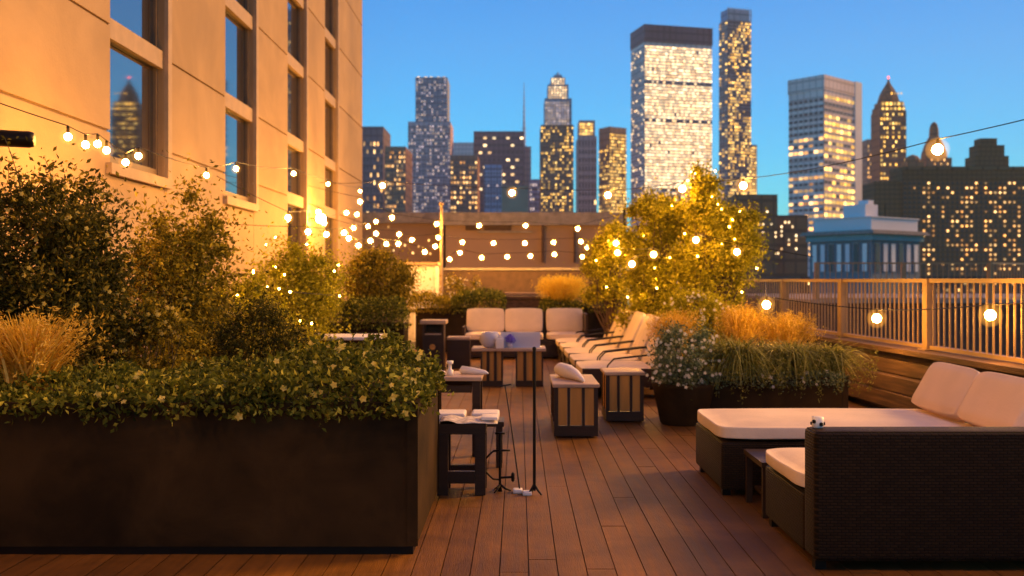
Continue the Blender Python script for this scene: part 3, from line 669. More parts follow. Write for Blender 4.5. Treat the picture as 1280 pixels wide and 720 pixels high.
# hedge in the big planter: several shrubs of the same ground cover, each its own
hg = 'leafy ground cover shrubs in the large planter'
def mound(name, label, x0, x1, y0, y1, z0, ztops, n, ls, m, flowers=0, fm=None, group=None, over=.12, cat='hedge', stuffing=True):
    """a clipped leafy mound: leaves on the skin and inside a rounded loaf with an uneven top"""
    cx, cy = (x0+x1)/2, (y0+y1)/2; t = empty(name, (cx, cy, z0), label, cat, group); Lm = MB(); Fm = MB(); S = MB()
    hx, hy = (x1-x0)/2, (y1-y0)/2
    def top(u):
        f = (u+1)/2*(len(ztops)-1); i = min(int(f), len(ztops)-2); return (ztops[i]*(1-(f-i))+ztops[i+1]*(f-i))-z0
    def pt():
        th = random.uniform(-.25, math.pi+.25); u = random.uniform(-1, 1)
        e = (1-max(0, abs(u)-.82)/.18*.35*1.0)
        s = random.uniform(.72, 1.03); hgt = top(u)
        y = -math.cos(th)*(hy+over)*s*e; zz = math.sin(th)
        z_ = (abs(zz)**.7)*hgt*s*e if zz > 0 else zz*over*1.6*s
        p = Vector((u*(hx+over*.6), y, z_))
        nn = noise.noise(Vector((p.x+cx, p.y, p.z))*3.3)*.13 + noise.noise(Vector((p.x+cx, p.y, p.z))*9)*.045
        return p + Vector((0, -math.cos(th), max(.2, zz)))*nn
    for _ in range(n): add_leaf(Lm, pt()+rv()*.012, ls*random.uniform(.6, 1.3), asp=.6)
    for k in range(int(n/140)):                       # shoots and trailing tips
        p = pt(); d = (Vector((p.x*.2, p.y, p.z+.15)).normalized()+rv()*.5).normalized()
        if p.z < .1: d.z = -abs(d.z)-.3
        for j in range(7): add_leaf(Lm, p+d*.018*j, ls*.9, asp=.6)
    for _ in range(max(6, int((x1-x0)*12))):
        q = pt()*.85; S.tube([(q.x*.9, q.y*.3, -.02), (q.x*.95, q.y*.6, q.z*.5), q], [.008, .006, .003], 4, cap=False)
    ctr = MB()
    for _ in range(flowers):
        p = pt()
        if p.y > hy*.3 and random.random() < .7: continue
        p = p + (Vector((0, p.y, p.z)).normalized())*.035; s = random.uniform(.7, 1.25); tl = rv()*.5; nrm = (Vector((0, -1, .5))+tl).normalized(); a0 = nrm.cross(Vector((0, 0, 1))).normalized(); b0 = nrm.cross(a0)
        for k in range(5):
            a = k*2*math.pi/5; e = (a0*math.cos(a)+b0*math.sin(a))*.017*s; q = (-a0*math.sin(a)+b0*math.cos(a))*.009*s
            Fm.add([p, p+e*.7+q+nrm*.003, p+e*1.35, p+e*.7-q+nrm*.003], [(0,1,2,3)])
    Lm.build('foliage', m, t); S.build('stem', stem, t)
    if flowers: Fm.build('blossom', fm or flower, t)
    return t
mound('hedge_shrub', 'dark left end of the planter hedge next to the straw grass', -3.55, -2.35, 5.66, 7.0, .84, [.90, .92, .97], 7500, .042, leaf_hedge, 20, None, hg)
mound('hedge_shrub', 'middle of the planter hedge below the round dark bush', -2.45, -1.45, 5.64, 7.0, .84, [.96, .99, 1.02], 8000, .042, leaf_hedge, 60, None, hg)
mound('hedge_shrub', 'fullest yellow flowered end of the hedge at the planter corner', -1.52, -.60, 5.66, 7.05, .84, [1.04, 1.11, 1.13, 1.0], 10500, .042, leaf_hedge, 110, None, hg, over=.14)
grassclump('straw_grass', 'orange straw grass at the far left of the large planter', (-3.02, 6.15, .84), 800, .52, .36, .015, straw, droop=.35, plume=.2)
shrub('round_bush', 'round dark clipped bush just behind the planter hedge', 'bush', (-2.02, 7.75, 1.05), (.36, .34, .37), 14000, .03, leaf_dark, 0, 60, cr=.30)
shrub('large_shrub', 'tallest dark shrub with small yellow flowers against the stone wall', 'shrub', (-3.78, 8.1, 1.40), (.80, .55, 1.0), 38000, .05, leaf_dark, 0, 110, flowers=200, spr=30, sprl=.5, cr=.34, shell=.3)
shrub('large_shrub', 'lower dark shrub standing at the left picture edge below the spotlight', 'shrub', (-4.35, 7.5, 1.5), (.55, .5, .9), 15000, .05, leaf_dark, 0, 60, spr=10, sprl=.3, cr=.36, shell=.3)
shrub('leafy_shrub', 'olive shrub lit on its right side below the first window', 'shrub', (-3.30, 9.6, 1.38), (.54, .5, .98), 26000, .05, leaf_olive, 0, 70, flowers=80, spr=14, sprl=.3, cr=.36, shell=.35)
shrub('leafy_shrub', 'low twiggy shrub with orange leaves behind the large planter', 'shrub', (-3.05, 8.3, .92), (.42, .3, .52), 8000, .04, leaf_olive, 0, 40, flowers=80, cr=.32, shell=.4)
shrub('golden_shrub', 'golden lit shrub left of the dark window post', 'shrub', (-2.95, 13.2, 1.30), (.58, .5, .85), 22000, .052, leaf_gold, 0, 70, spr=16, sprl=.28, cr=.38, shell=.3)
shrub('golden_shrub', 'low golden shrub behind the round dark bush', 'shrub', (-2.95, 10.6, 1.0), (.75, .4, .58), 20000, .045, leaf_gold, 0, 50, spr=8, sprl=.2, cr=.34, shell=.4)
shrub('leafy_shrub', 'rounded olive shrub right of the dark window post', 'shrub', (-2.45, 17.6, 1.50), (.60, .5, .60), 17000, .058, leaf_olive, 0, 70, spr=14, sprl=.22, cr=.36)
planter('planter_box', 'long dark planter box behind the white topped table', -3.7, -1.85, 16.0, 16.6, .84)
mound('hedge', 'clipped green hedge in the box behind the white topped table', -3.68, -2.75, 16.02, 16.58, .82, [1.22, 1.25, 1.2], 4500, .045, leaf_hedge, 0)
mound('hedge', 'taller rounded hedge at the right end of that left box', -2.78, -1.88, 16.02, 16.58, .82, [1.16, 1.27, 1.22], 4500, .045, leaf_hedge, 0)
pbx = [(-2.2, -.9), (-.88, .12), (.14, 1.25), (1.27, 2.6)]
for i, (a_, b_) in enumerate(pbx):
    planter('planter_box', ['dark planter box left of the white three seat sofa', 'dark planter box behind the left half of the three seat sofa', 'dark planter box behind the right half of the three seat sofa', 'dark planter box behind the lounger backs'][i], a_, b_, 21.4, 22.0, .93, 'dark planter boxes along the far edge')
mound('hedge', 'round green hedge directly behind the left sofa cushion', -1.4, -.35, 21.42, 21.98, .90, [1.2, 1.38, 1.3], 4500, .05, leaf_hedge, 0)
shrub('flowering_shrub', 'pinkish flowering shrub rising behind the left sofa hedge', 'shrub', (-1.25, 22.3, 1.30), (.5, .3, .35), 2600, .05, leaf_olive, 0, 24, flowers=90, fm=flowerw)
mound('hedge', 'low leafy hedge beside the glowing white hut', -2.3, -1.45, 21.42, 21.98, .90, [1.3, 1.25, 1.1], 3600, .05, leaf_olive, 0)
grassclump('golden_grass', 'bright yellow feathery mound behind the right sofa cushion', (.98, 21.75, .90), 1500, .72, .50, .014, leafmat('golden_feather', (.80, .50, .02), (1, .80, .10), None, .45), droop=.25, plume=.6, cat='ornamental grass')
mound('hedge', 'low green hedge under the bright yellow feathery mound', .5, 1.35, 21.35, 21.9, .88, [1.05, 1.15, 1.08], 3500, .045, leaf_hedge, 30)
mound('hedge', 'small green hedge left of the lounger backs', 1.5, 2.3, 21.42, 21.98, .90, [1.15, 1.25, 1.2], 3200, .045, leaf_hedge, 0)
lg = empty('wood_ledge', (.2, 22.6, 0), 'orange timber ledge below the grey service box', 'ledge')
b = MB(); b.box(-.6, .6, 0, .35, .0, 1.12); b.box(-.66, .66, -.05, .4, 1.123, 1.18); b.build('board', parapetwood, lg)

# trees wrapped in golden light
def tree(label, c, r, n, clumps, trunkz, ls=.066):
    t = empty('lit_tree', (c[0], c[1], 0), label, 'tree', 'golden lit trees beyond the loungers'); Lm = MB(); S = MB()
    cs = []
    for (dc, rr, nn, cc) in clumps:
        cs += crown(Lm, (dc[0], dc[1], dc[2]), rr, int(n*nn*1.9), ls, cc, .36, .3)
    branches(S, (0, 0, 0), cs, .035, 5, trunk=(0, 0, trunkz))
    sprigs(Lm, S, cs, 26, .4, ls)
    Lm.build('crown', leaf_gold, t); S.build('trunk', bark, t); return t
tree('taller pointed golden tree nearest the railing', (3.15, 16.2, 0), 0, 15000, [((0, 0, 1.0), (.75, .5, .42), .3, 30), ((0, 0, 1.85), (.74, .5, .75), .55, 40), ((-.15, 0, 2.65), (.42, .4, .50), .3, 22), ((-.12, 0, 3.1), (.30, .25, .30), .16, 14), ((.45, 0, 2.35), (.4, .35, .45), .25, 18), ((.3, 0, 2.3), (.35, .3, .4), .16, 12)], 1.3)
tree('broader golden tree behind the lounger backs', (2.42, 17.0, 0), 0, 17000, [((0, 0, 1.0), (.6, .5, .4), .25, 26), ((0, 0, 1.9), (.78, .5, .80), .6, 40), ((-.15, 0, 2.75), (.38, .35, .33), .25, 16), ((.35, 0, 2.5), (.4, .35, .4), .25, 16)], 1.2)
tree('small orange gold tree leaning towards the hanging bulbs', (1.75, 18.8, 0), 0, 10000, [((0, 0, 1.7), (.55, .4, .75), .7, 30), ((.1, 0, 2.2), (.35, .3, .35), .4, 14)], .9)

# right planter group
planter('planter_box', 'dark planter box spilling trailing grasses behind the long chaise cushion', 1.95, 3.55, 10.75, 11.45, .50)
tp = empty('round_planter', (1.78, 10.75, 0), 'dark round pot under the white flowered bush beside the slatted cube', 'planter')
b = MB(); b.lathe([(.23, 0), (.25, .02), (.33, .40), (.345, .44), (.31, .44), (.30, .40), (.0, .40)], n=28); b.build('pot', planterm, tp, True)
b = MB(); b.lathe([(.29, .395), (.0, .402)], n=20); b.build('soil', soil, tp)
shrub('flowering_bush', 'rounded bush with white flowers next to the slatted cube table', 'bush', (1.74, 10.7, .68), (.40, .38, .36), 8500, .034, leaf_silver, .42, 46, flowers=170, fm=flowerw, cr=.27)
gg = 'arching grasses in the right planter box'
for i, (x, y, h, s, n) in enumerate(((2.40, 10.95, .66, .62, 1100), (2.98, 11.0, .62, .58, 1000), (3.42, 11.05, .56, .5, 900))):
    grassclump('trailing_grass', ['tallest arching green grass beside the white flowered bush', 'middle arching green grass in the right planter box', 'browner arching grass at the railing end of that box'][i], (x, y, .48), n, h, s, .016, blade, gg, droop=1.7, plume=.15)
mound('ground_cover', 'leafy trailing plants along the rim of the right planter box', 1.98, 3.52, 10.72, 11.42, .46, [.58, .62, .60, .56], 5000, .034, leaf_silver, 40, flowerw, None, over=.13, cat='plant')
planter('planter_box', 'low dark planter holding the straw grasses below the railing', 1.9, 3.9, 12.9, 13.5, .45)
for i, (x, y, h, s, n) in enumerate(((2.05, 13.1, .70, .30, 1100), (2.95, 13.1, .78, .32, 1200), (3.55, 13.2, .68, .36, 1200))):
    grassclump('straw_grass', ['orange straw grass clump right of the lounger backs', 'tallest orange straw grass clump beside the low glowing bulb', 'orange straw grass clump against the railing'][i], (x, y, .43), n, h, s, .016, straw, 'orange straw grasses below the railing', droop=.25, plume=.2)
shrub('flowering_shrub', 'pale blossoming shrub between two orange straw grasses', 'shrub', (2.5, 13.6, .95), (.5, .3, .45), 7000, .045, leaf_gold, .0, 26, flowers=120, fm=flowerw)

# ------------------------------------------------------------------ furniture
def Rz(a, p): return Matrix.Translation(p) @ Matrix.Rotation(a, 4, 'Z') @ Matrix.Translation(-Vector(p))
# near wicker sofa, back to the viewer
s1 = empty('wicker_sofa', (2.6, 5.85, 0), 'nearest brown wicker sofa with its tall woven back towards the viewer', 'sofa')
def lo(o, t): o.location = -Vector(t.location); return o
a = rbox('base', 1.575, 3.5, 5.498, 6.36, .05, .37, rattanm, s1, .02, 2); lo(a, s1)
a = rbox('back', 1.575, 3.5, 5.285, 5.497, .05, .745, rattanm, s1, .035, 3); lo(a, s1)
a = rbox('seat_cushion', 1.56, 2.5, 5.505, 6.40, .375, .49, cushion, s1, .03, 3, .008); lo(a, s1)
a = rbox('seat_cushion', 2.505, 3.45, 5.505, 6.40, .375, .49, cushion, s1, .03, 3, .008); lo(a, s1)
for x in (1.62, 3.4):
    for y in (5.36, 6.28): b = MB(); b.box(x-.03, x+.03, y-.03, y+.03, 0, .05); lo(b.build('foot', black, s1), s1)
# far chaise sofa
s2 = empty('chaise_sofa', (2.9, 7.6, 0), 'brown wicker corner sofa with a long white chaise cushion below the railing', 'sofa')
lo(rbox('base', 2.5, 3.95, 6.45, 7.10, .05, .38, rattanm, s2, .02, 2), s2)
lo(rbox('chaise_base', 1.45, 3.95, 7.103, 8.15, .05, .39, rattanm, s2, .02, 2), s2)
lo(rbox('back', 3.70, 3.95, 6.45, 8.15, .392, .70, rattanm, s2, .03, 2), s2)
lo(rbox('chaise_cushion', 1.44, 3.3, 7.09, 8.17, .392, .52, cushion, s2, .035, 3, .006), s2)
lo(rbox('seat_cushion', 2.5, 3.3, 6.45, 7.085, .385, .51, cushion, s2, .035, 3, .006), s2)
for i, (y0, y1) in enumerate(((7.32, 8.14), (6.48, 7.30))):
    M = Matrix.Translation((3.22, 0, .52)) @ Matrix.Rotation(R(30), 4, 'Y') @ Matrix.Translation((-3.22, 0, -.52))
    lo(rbox('back_cushion', 3.16, 3.33, y0, y1, .53, .93, cushion2, s2, .016, 3, .006, M=M), s2)
for x in (1.5, 2.7, 3.85):
    for y in (7.2, 8.05): b = MB(); b.box(x-.03, x+.03, y-.03, y+.03, 0, .05); lo(b.build('foot', black, s2), s2)
# dark side table between them
st = empty('side_table', (1.86, 6.72, 0), 'small dark side table tucked between the two wicker sofas', 'table')
b = MB(); b.box(-.28, .28, -.26, .26, .33, .365); b.build('table_top', darkwood, st)
for sx in (-1, 1):
    for sy in (-1, 1): b = MB(); b.box(sx*.25-.02, sx*.25+.02, sy*.23-.02, sy*.23+.02, 0, .329); b.build('leg', darkwood, st)
b = MB(); b.box(-.22, .22, -.2, .2, .10, .12); b.build('shelf', darkwood, st)
# patterned cup on the sofa back
cp = empty('patterned_cup', (1.63, 5.42, .745), 'small black and white patterned cup on the corner of the near sofa back', 'cup')
b = MB(); b.lathe([(.022, 0), (.03, .006), (.033, .06), (.030, .06), (.026, .012), (.0, .010)], n=20); b.build('cup', ceramic, cp, True)
b = MB()
for a_ in range(5):
    an = a_*1.26; b.lathe([(.002, 0), (.011, .004), (.011, .018), (.002, .022)], (.030*math.cos(an), .030*math.sin(an), .012+.014*(a_ % 2)), 8)
b.build('spots', black, cp)

# slatted cube tables
def cube_table(name, label, x0, x1, y0, y1, h, npan, group=None):
    t = empty(name, ((x0+x1)/2, (y0+y1)/2, 0), label, 'table', group); hx, hy = (x1-x0)/2, (y1-y0)/2
    b = MB(); b.box(-hx, hx, -hy, hy, .02, .12)
    for sx in (-1, 1):
        for sy in (-1, 1): b.box(sx*(hx-.02)-.02, sx*(hx-.02)+.02, sy*(hy-.02)-.02, sy*(hy-.02)+.02, .12, h-.035)
    w_ = 2*hx/npan
    for q in range(1, npan): b.box(-hx+q*w_-.013, -hx+q*w_+.013, -hy, -hy+.03, .12, h-.035)
    nd = max(2, int(2*hy/.3))
    for q in range(1, nd):
        yy = -hy+q*2*hy/nd
        for sx in (-1, 1): b.box(sx*(hx-.012)-.012, sx*(hx-.012)+.012, yy-.014, yy+.014, .12, h-.035)
    b.build('frame', darkwood, t)
    for q in range(npan):
        b = MB(); b.box(-hx+q*w_+.016, -hx+(q+1)*w_-.016, -hy+.012, -hy+.022, .125, h-.04); b.build('panel', panelwood, t)
    for q in range(nd):
        for sx in (-1, 1):
            b = MB(); b.box(sx*(hx-.015)-.004, sx*(hx-.015)+.004, -hy+q*2*hy/nd+.018, -hy+(q+1)*2*hy/nd-.018, .125, h-.04); b.build('panel', panelwood, t)
    rbox('table_top', -hx-.015, hx+.015, -hy-.015, hy+.015, h-.034, h, lightwood, t, .006, 2)
    return t
cube_table('slatted_table', 'long slatted amber panel table with a rolled white towel on top', .35, .78, 9.75, 10.75, .53, 3, 'slatted amber panel tables')
tw = empty('rolled_towel', (.55, 10.25, .53), 'thick rolled white towel lying on the long slatted table', 'towel')
b = MB(); pts = [(-.12, .34, .07), (-.10, .28, .075), (-.03, .05, .07), (.03, -.10, .055), (.08, -.28, .028), (.10, -.38, .015)]
b.tube(pts, [.055, .072, .074, .055, .027, .010], 16); b.build('towel', linen, tw, True)
cube_table('slatted_table', 'square slatted amber panel table beside the white flowered bush', .95, 1.36, 10.8, 11.35, .55, 3, 'slatted amber panel tables')
# dark bottle on the square table? none in view

# centre coffee table with blue glass
ct = empty('coffee_table', (-.14, 14.75, 0), 'low coffee table on two slatted pedestals carrying the blue glass', 'table')
rbox('table_top', -.54, .54, -.33, .33, .515, .555, lightwood, ct, .006, 2)
for (a0, a1) in ((-.41, -.09), (.10, .50)):
    b = MB(); b.box(a0, a1, -.26, .26, .0, .08); n_ = 3; w_ = (a1-a0)/n_
    for q in range(n_+1): b.box(max(a0, a0+q*w_-.02), min(a1, a0+q*w_+.02), -.26, -.20, .08, .514)
    b.box(a0, a1, .2, .26, .08, .514); pd = b.build('pedestal', darkwood, ct)
    for q in range(n_): b = MB(); b.box(a0+q*w_+.022, a0+(q+1)*w_-.022, -.235, -.225, .082, .512); b.build('panel', panelwood, pd)
    b = MB(); b.box(a0+.005, a0+.015, -.19, .19, .082, .512); b.build('panel', panelwood, pd)
gb = empty('blue_glass_bowl', (-.42, 14.65, .555), 'round blue glass bowl at the left of the coffee table', 'bowl')
b = MB(); b.lathe([(.06, 0), (.10, .02), (.15, .09), (.15, .17), (.12, .23), (.105, .23), (.135, .17), (.135, .09), (.09, .03), (.0, .02)], n=28); b.build('bowl', blueglass, gb, True)
wg = empty('glass_wind_guard', (.02, 14.72, .555), 'long pale blue glass wind guard on the coffee table', 'wind guard')
for (a0, a1, b0, b1) in ((-.28, .30, -.13, -.122), (-.28, .30, .122, .13), (-.28, -.272, -.12, .12), (.292, .30, -.12, .12)):
    b = MB(); b.box(a0, a1, b0, b1, .012, .22); b.build('pane', blueglass, wg)
b = MB(); b.box(-.3, .32, -.15, .15, 0, .011); b.build('tray', ceramic, wg)
for q in range(5): b = MB(); b.box(-.24, .27, .05-.02*q, .056-.02*q, .05+.03*q, .07+.03*q); b.build('burner_bar', mat('burner_%d' % q, (.75, .75, .9), .4), wg)
nb = empty('napkin_box', (-.27, 14.5, .555), 'small white napkin box beside the blue glass bowl', 'box')
rbox('box', -.06, .06, -.05, .05, .0, .15, ceramic, nb, .01, 2); rbox('napkin', -.03, .03, -.03, .03, .15, .18, linen, nb, .008, 2)
bf = empty('blue_flower', (-.12, 14.52, .555), 'small violet blue flower head in front of the glass guard', 'flower'); b = MB()
for _ in range(260): add_leaf(b, Vector((0, 0, .14))+rv()*random.uniform(.02, .07), .035, asp=.7)
b.build('petals', leafmat('violet_petal', (.10, .08, .6), (.35, .3, .95), None, .3), bf); b = MB(); b.lathe([(.03, 0), (.035, .01), (.03, .08), (.025, .08), (.02, .01)], n=14); b.build('vase', blueglass, bf, True)

# far three seat sofa
s3 = empty('three_seat_sofa', (.13, 20.1, 0), 'white cushioned three seat sofa at the far end of the deck', 'sofa')
b = MB(); b.box(-1.22, 1.22, -.55, .45, .04, .36); b.box(-1.24, -1.19, -.5, .45, .36, .62); b.box(1.19, 1.24, -.5, .45, .36, .88); b.box(-1.22, 1.22, .38, .45, .36, .90); b.build('frame', darkwood, s3)
for (a0, a1) in ((-1.18, -.42), (-.40, .36), (.44, 1.18)):
    rbox('seat_cushion', a0, a1, -.58, .22, .365, .50, cushion, s3, .015, 3, .006)
    M = Matrix.Translation((0, .15, .5)) @ Matrix.Rotation(R(-12), 4, 'X') @ Matrix.Translation((0, -.15, -.5))
    rbox('back_cushion', a0, a1, .12, .27, .50, .98, cushion, s3, .015, 3, .008, M=M)
for sx in (-1, 1):
    for sy in (-.5, .4): b = MB(); b.box(sx*1.18-.03, sx*1.18+.03, sy-.03, sy+.03, 0, .04); b.build('foot', black, s3)

# loungers
def lounger():
    t = empty('lounge_chair', (0, 0, 0), 'x', 'lounge chair', 'white cushioned loungers in a row at the right')
    W = .63
    b = MB(); b.box(0, 1.12, -W, W, .16, .29); b.box(.02, .08, -W+.03, W-.03, .03, .16); b.build('frame', darkwood, t)
    rbox('seat_cushion', -.03, .96, -W+.035, W-.035, .295, .42, cushion, t, .02, 3, .012)
    M = Matrix.Translation((.94, 0, .40)) @ Matrix.Rotation(R(24), 4, 'Y') @ Matrix.Translation((-.94, 0, -.40))
    rbox('back_cushion', .88, .99, -W+.03, W-.03, .38, 1.07, cushion, t, .02, 3, .006, M=M)
    b = MB(); b.box(1.0, 1.035, -W+.03, W-.03, .28, 1.05, M=M); b.build('backrest', darkwood, t)
    for sy in (-1, 1): b = MB(); b.box(-.01, 1.0, sy*(W+.012)-.01, sy*(W+.012)+.01, .20, .40); b.build('side_rail', darkwood, t)
    for sy in (-1, 1):
        b = MB(); y = sy*(W-.01)
        b.tube([(.30, y, .29), (.32, y, .44), (.40, y, .525), (.62, y, .55), (.92, y, .585), (1.12, y, .60)], [.010, .010, .012, .013, .013, .010], 8); b.build('armrest', black, t, True)
    for x in (.1, 1.05):
        for sy in (-1, 1): b = MB(); b.box(x-.03, x+.03, sy*(W-.08)-.03, sy*(W-.08)+.03, 0, .159); b.build('leg', darkwood, t)
    return t
l0 = lounger()
lbl = ['nearest lounge chair of the row just behind the slatted tables', 'second lounge chair counted from the slatted tables', 'third lounge chair counted from the slatted tables', 'fourth lounge chair next to the farthest one', 'farthest lounge chair of the row beside the three seat sofa']
for i in range(5):
    o = l0 if i == 0 else copy_tree(l0)
    o.location = (.84-.02*i, 13.55+1.36*i, 0); o['label'] = lbl[i]

# left tables
ht = empty('bistro_table', (-.56, 9.0, 0), 'pale topped wooden table with dark legs at the planter corner', 'table')
rbox('table_top', -.26, .24, -.30, .30, .665, .70, lightwood, ht, .006, 2)
for sx in (-1, 1):
    for sy in (-1, 1): b = MB(); b.box(sx*.19-.035, sx*.19+.035, sy*.24-.035, sy*.24+.035, 0, .664); b.build('leg', darkwood, ht)
for y in (-.24, .24): b = MB(); b.box(-.15, .15, y-.02, y+.02, .56, .62); b.build('rail', darkwood, ht)
bt = empty('pillar_candle', (-.61, 8.86, .70), 'short white candle in a pale holder on the bistro table', 'candle')
b = MB(); b.lathe([(.03, 0), (.03, .05), (.016, .055), (.016, .10), (.03, .105), (.03, .13), (.0, .13)], n=16); b.build('candle', ceramic, bt, True)
cl = empty('folded_napkin', (-.40, 8.98, .70), 'long folded white napkin tapering across the bistro table', 'napkin')
b = MB(); b.tube([(-.13, .05, .03), (-.11, .04, .034), (0, 0, .028), (.10, -.03, .018), (.13, -.04, .012)], [.012, .04, .032, .020, .006], 12); b.build('cloth', linen, cl, True)
cl = empty('folded_napkin', (-.72, 8.95, .70), 'crumpled white napkin at the hedge side of the bistro table', 'napkin')
rbox('cloth', -.08, .05, -.08, .08, .0, .03, linen, cl, .012, 3, .004)
bn = empty('low_bench', (-.42, 8.35, 0), 'low bench with white seat pads behind the dark stool', 'bench')
b = MB(); b.box(-.30, .30, -.15, .15, .34, .38)
b.build('seat', darkwood, bn); rbox('seat_pad', -.28, -.02, -.15, .13, .383, .45, linen, bn, .02, 3); rbox('seat_pad', .03, .26, -.14, .13, .383, .45, linen, bn, .02, 3)
for sx in (-1, 1):
    for sy in (-1, 1): b = MB(); b.box(sx*.26-.025, sx*.26+.025, sy*.11-.025, sy*.11+.025, 0, .339); b.build('leg', darkwood, bn)
sl_ = empty('wooden_stool', (-.41, 7.32, 0), 'dark wooden stool with a newspaper on top in front of the bistro table', 'stool')
b = MB(); b.box(-.175, .175, -.17, .17, .44, .515); b.build('seat', darkwood, sl_)
for sx in (-1, 1):
    for sy in (-1, 1): b = MB(); b.box(sx*.135-.038, sx*.135+.038, sy*.13-.035, sy*.13+.035, 0, .439); b.build('leg', darkwood, sl_)
b = MB(); b.box(-.096, .096, -.16, -.10, .085, .17); b.box(-.096, .096, .10, .16, .085, .17)
for sx in (-1, 1): b.box(sx*.135-.02, sx*.135+.02, -.094, .094, .09, .165)
b.build('stretcher', darkwood, sl_)
b = MB(); b.box(-.26, -.178, -.14, .22, .10, .44); b.build('side_panel', darkwood, sl_)
newsm = mat('newsprint', (.62, .54, .47), .9, var=.45, scale=22, bump=.1)
npz = empty('newspaper', (-.37, 7.30, .517), 'open crumpled newspaper lying over the dark stool', 'newspaper')
b = MB(); nx, ny = 14, 9; vs = []
for j in range(ny):
    for i in range(nx):
        x = -.20+.42*i/(nx-1); y = -.16+.32*j/(ny-1); z = .004+.022*abs(noise.noise(Vector((x*9, y*9, 2))))+(.02*math.sin(i*.9) if i < 6 else 0)*.5
        if x > .14: z -= (x-.14)*.12
        vs.append((x, y, max(z, .002)))
b.add(vs, [(j*nx+i, j*nx+i+1, (j+1)*nx+i+1, (j+1)*nx+i) for j in range(ny-1) for i in range(nx-1)])
o = b.build('sheet', newsm, npz, True); md = o.modifiers.new('t', 'SOLIDIFY'); md.thickness = .002
rbox('folded_page', .10, .22, -.10, .08, .016, .04, linen, npz, .006, 2)

# stands beside the stool
ms = empty('metal_stand', (-.135, 7.30, 0), 'short black iron stand with two side arms beside the stool', 'stand')
b = MB(); b.tube([(0, 0, 0), (0, 0, .06), (0, 0, .41), (0, 0, .43)], [.016, .010, .010, .006], 8)
b.tube([(-.035, 0, .425), (.035, 0, .425)], .009, 8); b.build('post', black, ms, True)
b = MB(); b.tube([(-.05, 0, .295), (0, 0, .30), (.075, 0, .30)], .008, 8); b.build('arm', black, ms, True); b = MB(); b.tube([(0, 0, .10), (.09, 0, .105)], .009, 8); b.lathe([(.004, -.03), (.013, -.02), (.013, .03), (.004, .04)], (.095, 0, .10), 10); b.build('arm', black, ms, True)
b = MB(); b.tube([(-.05+.08*(-1)*math.sin(a_*math.pi/8)*.9, 0, .295-.205*a_/8) for a_ in range(9)] + [(0, 0, .085)], .007, 8); b.build('hoop', black, ms, True)
for an in (0, 2.1, 4.2): b = MB(); b.tube([(0, 0, .05), (.04*math.cos(an), .04*math.sin(an), .02), (.08*math.cos(an), .08*math.sin(an), .006)], [.010, .008, .006], 6); b.build('foot', black, ms, True)
rod = empty('thin_rod', (.01, 7.25, 0), 'thin dark rod leaning towards the low bench from a small pale base', 'rod')
b = MB(); b.tube([(.0, 0, .02), (-.06, .25, .42), (-.115, .6, .72)], [.006, .005, .005], 6); b.tube([(-.16, .58, .715), (-.07, .62, .725)], .005, 6); b.build('shaft', black, rod)
rbox('base_block', -.05, .02, -.04, .04, 0, .03, linen, rod, .008, 2)
tp = empty('slim_post', (.115, 7.18, 0), 'tall slim black post standing on a small pale foot in the middle of the deck', 'post')
b = MB(); b.tube([(0, 0, .03), (0, 0, 1.05)], .011, 10); b.lathe([(.012, 1.045), (.016, 1.05), (.012, 1.065), (.0, 1.07)], n=10); b.build('shaft', black, tp)
rbox('foot_plate', -.085, -.018, -.04, .04, 0, .028, linen, tp, .008, 2)
for an in (R(-30), R(110), R(210)): b = MB(); b.tube([(0, 0, .08), (.03*math.cos(an), .03*math.sin(an), .035), (.06*math.cos(an), .06*math.sin(an), .005)], [.008, .008, .006], 6); b.build('foot', black, tp)

# white topped table behind the hedge and its cup
wt = empty('dining_table', (-2.5, 14.0, 0), 'white topped long table seen over the planter hedge', 'table')
rbox('table_top', -.62, .62, -.45, .45, .73, .77, linen, wt, .008, 2)
for sx in (-1, 1):
    for sy in (-1, 1): b = MB(); b.box(sx*.55-.03, sx*.55+.03, sy*.38-.03, sy*.38+.03, 0, .729); b.build('leg', darkwood, wt)
o = empty('candle_holder', (-2.83, 13.8, .77), 'white candle holder standing on the white topped table', 'candle')
b = MB(); b.lathe([(.04, 0), (.055, .02), (.055, .12), (.045, .12), (.04, .03), (0, .03)], n=18); b.build('holder', ceramic, o, True)
# service cabinet and low bench at the back left
sv = empty('service_cabinet', (-1.45, 17.0, 0), 'dark service cabinet with a pale top and open shelf left of the sofa', 'cabinet')
b = MB(); b.box(-.17, .19, -.2, .2, 0, .62); b.box(-.17, -.13, -.2, .2, .62, .80); b.box(.15, .19, -.2, .2, .62, .80); b.box(-.13, .15, .16, .2, .62, .80); b.build('body', darkwood, sv)
rbox('cabinet_top', -.21, .23, -.24, .24, .803, .87, lightwood, sv, .01, 2); b = MB(); b.box(-.128, .148, -.19, .158, .623, .645); b.build('shelf', lightwood, sv)
b = MB(); b.lathe([(.005, 0), (.05, .01), (.05, .02), (.0, .02)], (0, 0, 0), 16); o = b.build('emblem', panelwood, sv); o.rotation_euler = (R(90), 0, 0); o.location = (.0, -.2, .42)
lbn = empty('low_bench', (-1.05, 17.6, 0), 'low dark bench with a pale top between cabinet and sofa', 'bench')
rbox('seat', -.20, .20, -.2, .2, .50, .55, lightwood, lbn, .01, 2); b = MB(); b.box(-.2, .2, -.2, .2, 0, .499); b.build('base', darkwood, lbn)

